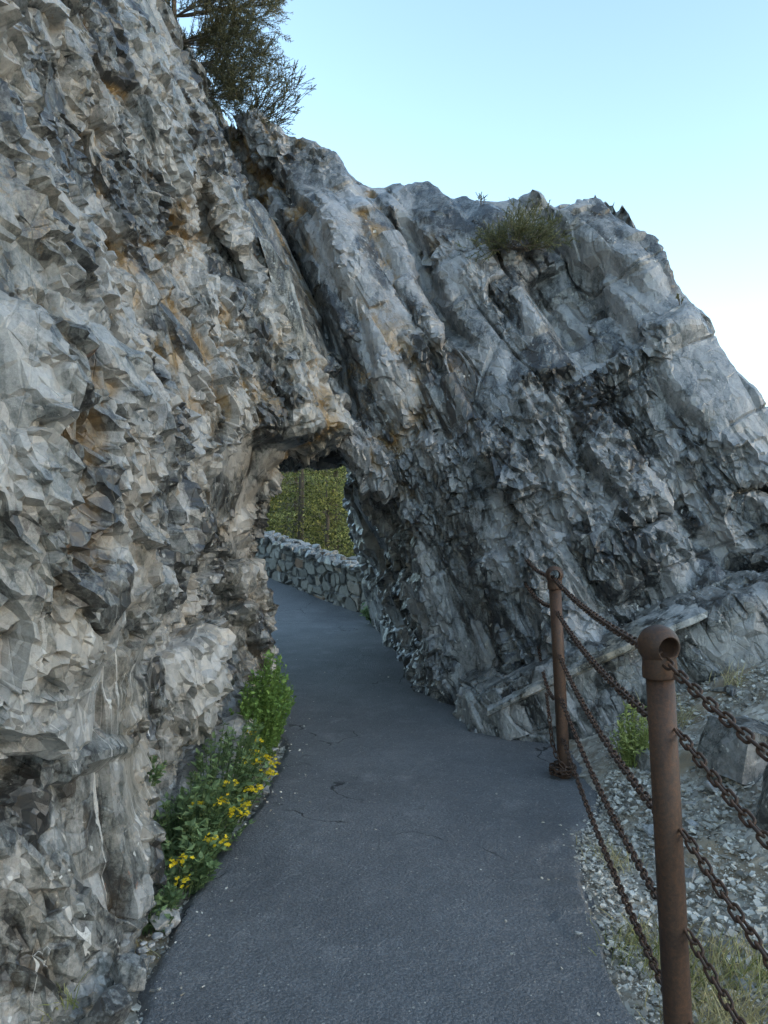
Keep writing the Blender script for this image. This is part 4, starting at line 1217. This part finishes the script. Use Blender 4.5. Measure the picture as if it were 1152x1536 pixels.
snag(452, 21.5, 7.5, M['bark_pale'], 'slender pale bare trunk seen through the arch, left one', 61)
snag(489, 22.5, 4.2, M['bark_pale'], 'shorter brown bare trunk seen through the arch, right one', 62)

# ------------------------------------------------------------------ chain fence
POST = [Vector((0.845, 2.15, 0)), Vector((1.17, 4.9, 0)), Vector((1.10, -0.55, 0))]
HOLE = [1.08, 0.80, 0.52, 0.26]
HEAD_Z = 1.315
LEAN = Vector((-0.048, 0.0, 1)).normalized()
def lathe(name, prof, n=32):
    V, Q = [], []
    for r, z in prof:
        for k in range(n):
            a = 2 * math.pi * k / n; V.append((r * math.cos(a), r * math.sin(a), z))
    for i in range(len(prof) - 1):
        for k in range(n):
            k2 = (k + 1) % n; Q.append((i * n + k, i * n + k2, (i + 1) * n + k2, (i + 1) * n + k))
    return mesh_np(name, V, Q, None, True)
def bead_mesh():
    "ball with a hole right through it, hole along Z"
    prof = []; ro, ri = 0.058, 0.033
    a0 = math.acos(ri / ro) - .06
    for k in range(25):
        a = -a0 + 2 * a0 * k / 24; prof.append((ro * math.cos(a), ro * math.sin(a)))
    zt = prof[-1][1]
    prof += [(ri + .002, zt + .001), (ri - .001, zt - .002)] + [(ri - .002, zt * (1 - k / 6 * 2) ) for k in range(1, 6)] + [(ri - .001, -zt + .002), (ri + .002, -zt - .001), prof[0]]
    return lathe('head', prof, 40)
pole_me = lathe('pole', [(.0, -.3), (.039, -.3), (.0392, .2), (.0388, .7), (.039, 1.235), (.0, 1.235)], 36)
coll_me = lathe('collar', [(.041, 1.222), (.0475, 1.224), (.0485, 1.23), (.0485, 1.252), (.047, 1.262), (.046, 1.285)], 36)
head_me = bead_mesh()
for m_ in (pole_me, coll_me, head_me): m_.materials.append(M['rust'])
def post(p, axis, label):
    r = empty('chain_post', p); tag(r, label, 'post', 'rusty posts of the chain fence')
    r.rotation_euler = LEAN.to_track_quat('Z', 'Y').to_euler()
    bpy.context.view_layer.update()
    link('pole', pole_me, r); link('collar', coll_me, r)
    h = link('head', head_me, r); h.location = (0, 0, HEAD_Z)
    ax = r.rotation_euler.to_matrix().inverted() @ axis.normalized()
    h.rotation_euler = ax.to_track_quat('Z', 'Y').to_euler()
    return r
post(POST[0], Vector((0.30, -0.95, -.10)), 'nearer rusty pipe post with a pierced ball head, on the right')
post(POST[1], Vector((-.13, -.99, 0)), 'farther rusty pipe post with a tangle of chain round its foot')
post(POST[2], Vector((0, -1, 0)), 'third rusty pipe post of the chain fence, behind the viewer')

def link_mesh():
    L, W, r = .0245, .0118, .0044      # half lengths of the centre line and wire radius
    pts = []
    s = L - W
    for k in range(9): a = -math.pi / 2 + math.pi * k / 8; pts.append(Vector((W * math.sin(a) * 0 + W * math.cos(a + math.pi / 2) * -1, s + W * math.cos(a), 0)))
    for k in range(9): a = math.pi / 2 + math.pi * k / 8; pts.append(Vector((W * math.cos(a + math.pi / 2) * -1, -s + W * math.cos(a), 0)))
    n, sd = len(pts), 8; V, Q = [], []
    for i in range(n):
        t = (pts[(i + 1) % n] - pts[i - 1]).normalized(); o = Vector((t.y, -t.x, 0))
        for k in range(sd):
            a = 2 * math.pi * k / sd; V.append(pts[i] + o * math.cos(a) * r + Vector((0, 0, math.sin(a) * r)))
    for i in range(n):
        for k in range(sd):
            k2 = (k + 1) % sd; i2 = (i + 1) % n
            Q.append((i * sd + k, i2 * sd + k, i2 * sd + k2, i * sd + k2))
    me = mesh_np('link', V, Q, None, True); me.materials.append(M['rust_dark'])
    return me
LINK = link_mesh(); PITCH = 0.0385
def chain(pts, label, group='rusty chains of the fence', jitter=.12, seed=1):
    "links set end to end along a polyline"
    rd = random.Random(seed)
    p = np.array([tuple(q) for q in pts]); d = np.concatenate([[0], np.cumsum(np.linalg.norm(np.diff(p, axis=0), axis=1))])
    n = max(2, int(round(d[-1] / PITCH)))
    root = empty('chain', Vector(p[0])); tag(root, label, 'chain', group)
    S = (np.arange(n) + .5) * d[-1] / n
    C = [Vector([np.interp(s, d, p[:, k]) for k in range(3)]) for s in S]
    for i, c in enumerate(C):
        t = (C[min(i + 1, n - 1)] - C[max(i - 1, 0)]).normalized()
        ref = Vector((0, 0, 1)) if abs(t.z) < .95 else Vector((0, 1, 0))
        u = t.cross(ref).normalized(); w = u.cross(t)
        a = (i % 2) * math.pi / 2 + R(38) + rd.gauss(0, jitter)
        x = u * math.cos(a) + w * math.sin(a); z = x.cross(t)
        o = bpy.data.objects.new('link', LINK); COL.objects.link(o); o.parent = root
        M4 = Matrix((x, t, z)).transposed().to_4x4(); M4.translation = c - root.location
        o.matrix_local = M4
def sagged(a, b, sag, n=40):
    return [a.lerp(b, i / n) + Vector((0, 0, -sag * 4 * (i / n) * (1 - i / n))) for i in range(n + 1)]
def on_post(k, z): return POST[k] + LEAN * (z / LEAN.z)
names = ['top', 'second', 'third', 'fourth', 'lowest']
for k, z in enumerate([HEAD_Z] + HOLE):
    off = Vector((0, 0, -.028)) if k == 0 else Vector((0, 0, 0))
    b = [0, .04, .04, .04, .04][k]
    dn = (POST[1] - POST[0]).normalized()
    chain(sagged(on_post(1, z) - dn * (b + (-.02 if k == 0 else 0)) + off, on_post(0, z) + dn * (b + (-.0 if k == 0 else 0)) + off, [.035, .05, .06, .06, .05][k]),
          names[k] + ' rusty chain between the farther and nearer posts' if k not in (0,) else 'top rusty chain strung between the ball heads of the two posts', seed=k)
    dn = (POST[2] - POST[0]).normalized(); rt = Vector((.03, -.026, 0)) if k else Vector((0, 0, 0))
    chain(sagged(on_post(0, z) + off + rt, on_post(2, z) - dn * b + off, [.20, .24, .24, .24, .18][k]),
          names[k] + ' rusty chain running from the near post out of the right of the photo', seed=k + 9)
chain(sagged(on_rock(788, 838, .04), on_post(1, HEAD_Z) + Vector((0, .02, -.02)), .03), 'top rusty chain from the far post to the rock', seed=31)
chain(sagged(on_rock(786, 872, .04), on_post(1, 1.10) + Vector((0, .04, 0)), .05), 'second rusty chain from the far post to the rock', seed=32)
chain(sagged(on_rock(806, 962, .04), on_post(1, .50) + Vector((-.03, .03, 0)), .10), 'third rusty chain hanging from the rock to the far post', seed=33)
b1 = POST[1]
chain([at(819, 1040, 5.5), b1 + Vector((-.075, .10, .36)), b1 + Vector((-.07, .05, .22)), b1 + Vector((-.055, -.02, .14)), b1 + Vector((-.02, -.055, .09)), b1 + Vector((.04, -.045, .05)), b1 + Vector((.065, 0, .04))],
      'loose rusty chain hanging beside and across the foot of the far post', seed=34)
coil = []
for k in range(60):
    a = k * .36; rr = .062 + .012 * math.sin(k * .9) + .01 * (k / 60)
    coil.append(b1 + Vector((math.cos(a) * rr - .012, math.sin(a) * rr, .025 + .02 * (k / 22) + .008 * math.sin(k * 1.7))))
chain(coil, 'tangle of rusty chain wrapped round the foot of the far post', seed=35, jitter=.5)
rodA = Acc(); e0 = b1 + Vector((.09, -.02, .018)); e1 = b1 + Vector((.245, -.02, .016))
tube(rodA, [e0, e0.lerp(e1, .5), e1], .0085, 8, .5)
rod = link('rod', rodA.mesh('rod', True), None, M['rod']); tag(rod, 'short pale rod lying on the asphalt at the foot of the far post', 'rod')

# ------------------------------------------------------------------ loose stones and slate chips
def stone(p, size, seed, label, mat=None, group=None, rot=None, name='stone'):
    rd = random.Random(seed)
    me = hull_mesh(name, size, seed, 16); me.attributes.new('tone', 'FLOAT', 'POINT').data.foreach_set('value', np.full(len(me.vertices), rd.uniform(-.25, .3), np.float32))
    o = link(name, me, None, mat or M['stone']); o.location = p
    o.rotation_euler = rot or (rd.uniform(-.4, .4), rd.uniform(-.4, .4), rd.uniform(0, 6.28))
    return tag(o, label, 'stone', group)
def sp(px, py, dz=.02):
    p = gp(px, py); p.z = float(path_z(p.y)) + dz
    return p
stone(sp(193, 1492, .06), (.13, .10, .16), 71, 'largest pale blocky stone at the foot of the cliff', rot=(.2, .3, .5))
stone(sp(172, 1530, .05), (.15, .11, .10), 72, 'flat grey stone at the bottom edge of the photo by the cliff', rot=(.3, .1, 1.4))
stone(sp(208, 1452, .03), (.09, .07, .05), 73, 'small grey stone between the pale blocky stone and the asphalt')
stone(sp(250, 1385, .03), (.12, .08, .06), 74, 'pale wedge-shaped stone below the smallest flowering plant', rot=(.5, .2, .9))
stone(sp(262, 1372, .02), (.07, .05, .04), 75, 'small bluish stone beside the wedge-shaped stone')
stone(sp(398, 1190, .03), (.07, .06, .05), 76, 'pale stone under the flowers of the largest flowering plant')
stone(sp(412, 1130, .03), (.10, .06, .04), 77, 'flat grey stone at the asphalt edge beside the leafy bush')
stone(sp(866, 1401, .012), (.032, .022, .016), 78, 'small pale stone alone on the asphalt near the cracked edge', rot=(0, 0, .1))
rd = random.Random(8)
for k in range(34):
    px = rd.uniform(150, 260); py = 1536 - (px - 150) * 1.45 + rd.uniform(-25, 18)
    s_ = rd.uniform(.018, .05)
    stone(sp(px, py, s_ * .3), (s_, s_ * rd.uniform(.6, .9), s_ * rd.uniform(.4, .7)), 100 + k, 'small grey stone among the rubble along the foot of the cliff', group='rubble at the cliff foot')
for k in range(46):
    x = rd.uniform(1.25, 3.0); y = rd.uniform(2.0, 5.2)
    if x < 1.1 + .35 * max(0, y - 4): continue
    s_ = rd.uniform(.05, .13)
    stone(Vector((x, y, float(ground_z(x, y)) + s_ * .12)), (s_, s_ * rd.uniform(.55, .9), s_ * rd.uniform(.3, .55)), 200 + k, 'angular grey stone lying among the slate chips right of the fence', group='stones in the gravel right of the fence')
def big(p, size, seed, label, rot):
    s = Vector(size)
    pts = [Vector((x * s.x / 2 * random.uniform(.75, 1.05), y * s.y / 2 * random.uniform(.75, 1.05), z * s.z / 2 * random.uniform(.7, 1.05))) for x in (-1, 1) for y in (-1, 1) for z in (-1, 1)]
    E = Matrix.Rotation(rot[2], 3, 'Z') @ Matrix.Rotation(rot[1], 3, 'Y') @ Matrix.Rotation(rot[0], 3, 'X')
    return tag(rough_block('boulder', [Vector(p) + E @ q for q in pts], M['ledge'], seed, .035), label, 'boulder', 'boulders on the gravel bank')
big((2.05, 3.55, float(ground_z(2.05, 3.55)) + .02), (.62, .34, .26), 81, 'flat-topped grey boulder half buried at the right edge of the gravel', (.2, .3, -.5))
big((2.0, 4.15, float(ground_z(2.0, 4.15)) + .05), (.45, .4, .34), 82, 'grey boulder below the ledge at the right edge of the photo', (.1, .25, .4))
big((1.62, 4.62, float(ground_z(1.62, 4.62)) + .03), (.16, .14, .13), 83, 'small squarish boulder on the gravel behind the near post', (.1, .1, .3))

def chips(name, n, area, smin, smax, seed, mat, up=0.012):
    g = np.random.default_rng(seed)
    X, Y = area(g, n); n = len(X)
    Z = ground_z(X, Y) + up
    s = smin + (smax - smin) * g.random(n) ** 5
    cube = np.array([(-1, -1, -1), (1, -1, -1), (1, 1, -1), (-1, 1, -1), (-1, -1, 1), (1, -1, 1), (1, 1, 1), (-1, 1, 1)], float) / 2
    c = cube[None] * (1 + g.uniform(-.45, .25, (n, 8, 3)))
    c *= np.stack([s, s * g.uniform(.5, .9, n), s * g.uniform(.15, .5, n)], 1)[:, None, :]
    ax, ay, azr = g.normal(0, .35, n), g.normal(0, .35, n), g.uniform(0, 6.28, n)
    def rot(c, i, j, a):
        ci, cj = c[..., i].copy(), c[..., j].copy()
        c[..., i] = ci * np.cos(a)[:, None] - cj * np.sin(a)[:, None]; c[..., j] = ci * np.sin(a)[:, None] + cj * np.cos(a)[:, None]
    rot(c, 1, 2, ax); rot(c, 0, 2, ay); rot(c, 0, 1, azr)
    V = c + np.stack([X, Y, Z], 1)[:, None, :]
    q = np.array([(0, 3, 2, 1), (4, 5, 6, 7), (0, 1, 5, 4), (1, 2, 6, 5), (2, 3, 7, 6), (3, 0, 4, 7)])
    Q = (np.arange(n) * 8)[:, None, None] + q[None]
    me = mesh_np(name, V.reshape(-1, 3), Q.reshape(-1, 4), {'tint': np.repeat(g.random(n), 8)}, False)
    return link(name, me, None, mat)
RB = spline(PR, 300)
def bank(g, n):
    Y = g.uniform(1.6, 5.8, n); X = np.interp(Y, RB[:, 1], RB[:, 0]) + 0.02 + np.abs(g.normal(0, 1.0, n)) * .8
    k = X < 3.4
    return X[k], Y[k]
tag(chips('slate_chips', 24000, bank, .005, .042, 5, M['chips']), 'loose grey slate chips covering the bank right of the fence', 'gravel', kind='stuff')
LB = spline(PL, 300)
def foot(g, n):
    Y = g.uniform(2.2, 7.5, n); X = np.interp(Y, LB[:, 1], LB[:, 0]) + 0.05 - np.abs(g.normal(0, .10, n))
    return X, Y
tag(chips('foot_chips', 2600, foot, .005, .032, 6, M['chips']), 'fine grey chips along the asphalt edge under the cliff', 'gravel', kind='stuff')
def farside(g, n):
    Y = g.uniform(5.6, 13.5, n); X = np.interp(Y, [5.6, 6.4, 7.3, 9.2, 11.4, 13.5], [1.4, .95, .68, .18, -.22, -.35]) - np.abs(g.normal(0, .10, n)) + .05
    return X, Y
tag(chips('arch_chips', 2200, farside, .008, .06, 7, M['chips']), 'broken chips along the foot of the leaning rock', 'gravel', kind='stuff')

def grit(g, n):
    Y = g.uniform(2.0, 11, n); a = np.interp(Y, LB[:, 1], LB[:, 0]); b = np.interp(Y, RB[:230, 1], RB[:230, 0])
    side = g.random(n) < .5; off = np.abs(g.normal(0, .14, n)) + .03
    X = np.where(side, a + off, b - off)
    far = g.random(n) < .18
    return np.where(far, g.uniform(a, b), X), Y
def verge(g, n):
    Y = g.uniform(1.8, 5.6, n)
    return np.interp(Y, RB[:230, 1], RB[:230, 0]) + g.normal(.02, .055, n), Y
tag(chips('verge_chips', 4200, verge, .004, .03, 14, M['chips'], .030), 'crumbled asphalt and chips along the right edge of the path', 'gravel', kind='stuff')
tag(chips('path_grit', 1700, grit, .003, .018, 12, M['chips'], .050), 'stray grit and stone chips lying on the asphalt', 'gravel', kind='stuff')
k = 0
for px, py, d, h, n, m, lb in [(1010, 1350, 2.95, .14, 150, 'grass', 'thin straw-coloured tuft between the chips just behind the near post'), (1090, 1370, 2.85, .15, 170, 'grass', 'straw-coloured tuft in the middle of the gravel bank'),
                              (1135, 1400, 2.75, .14, 140, 'grass_green', 'green and straw tuft close to the right edge of the photo'), (1045, 1490, 2.4, .13, 150, 'grass', 'lowest dry tuft at the foot of the near post'),
                              (900, 1222, 3.85, .10, 70, 'grass', 'short dry tuft where the asphalt edge bends toward the far post'), (950, 1345, 3.05, .12, 90, 'grass', 'dry tuft beside the green one left of the near post'),
                              (1100, 1080, 5.0, .2, 60, 'grass', 'pale grass tuft below the ledge at the right')]:
    tuft(px, py, d, h, n, M[m], 600 + k, lb, Vector((.3, 0, 0))); k += 1
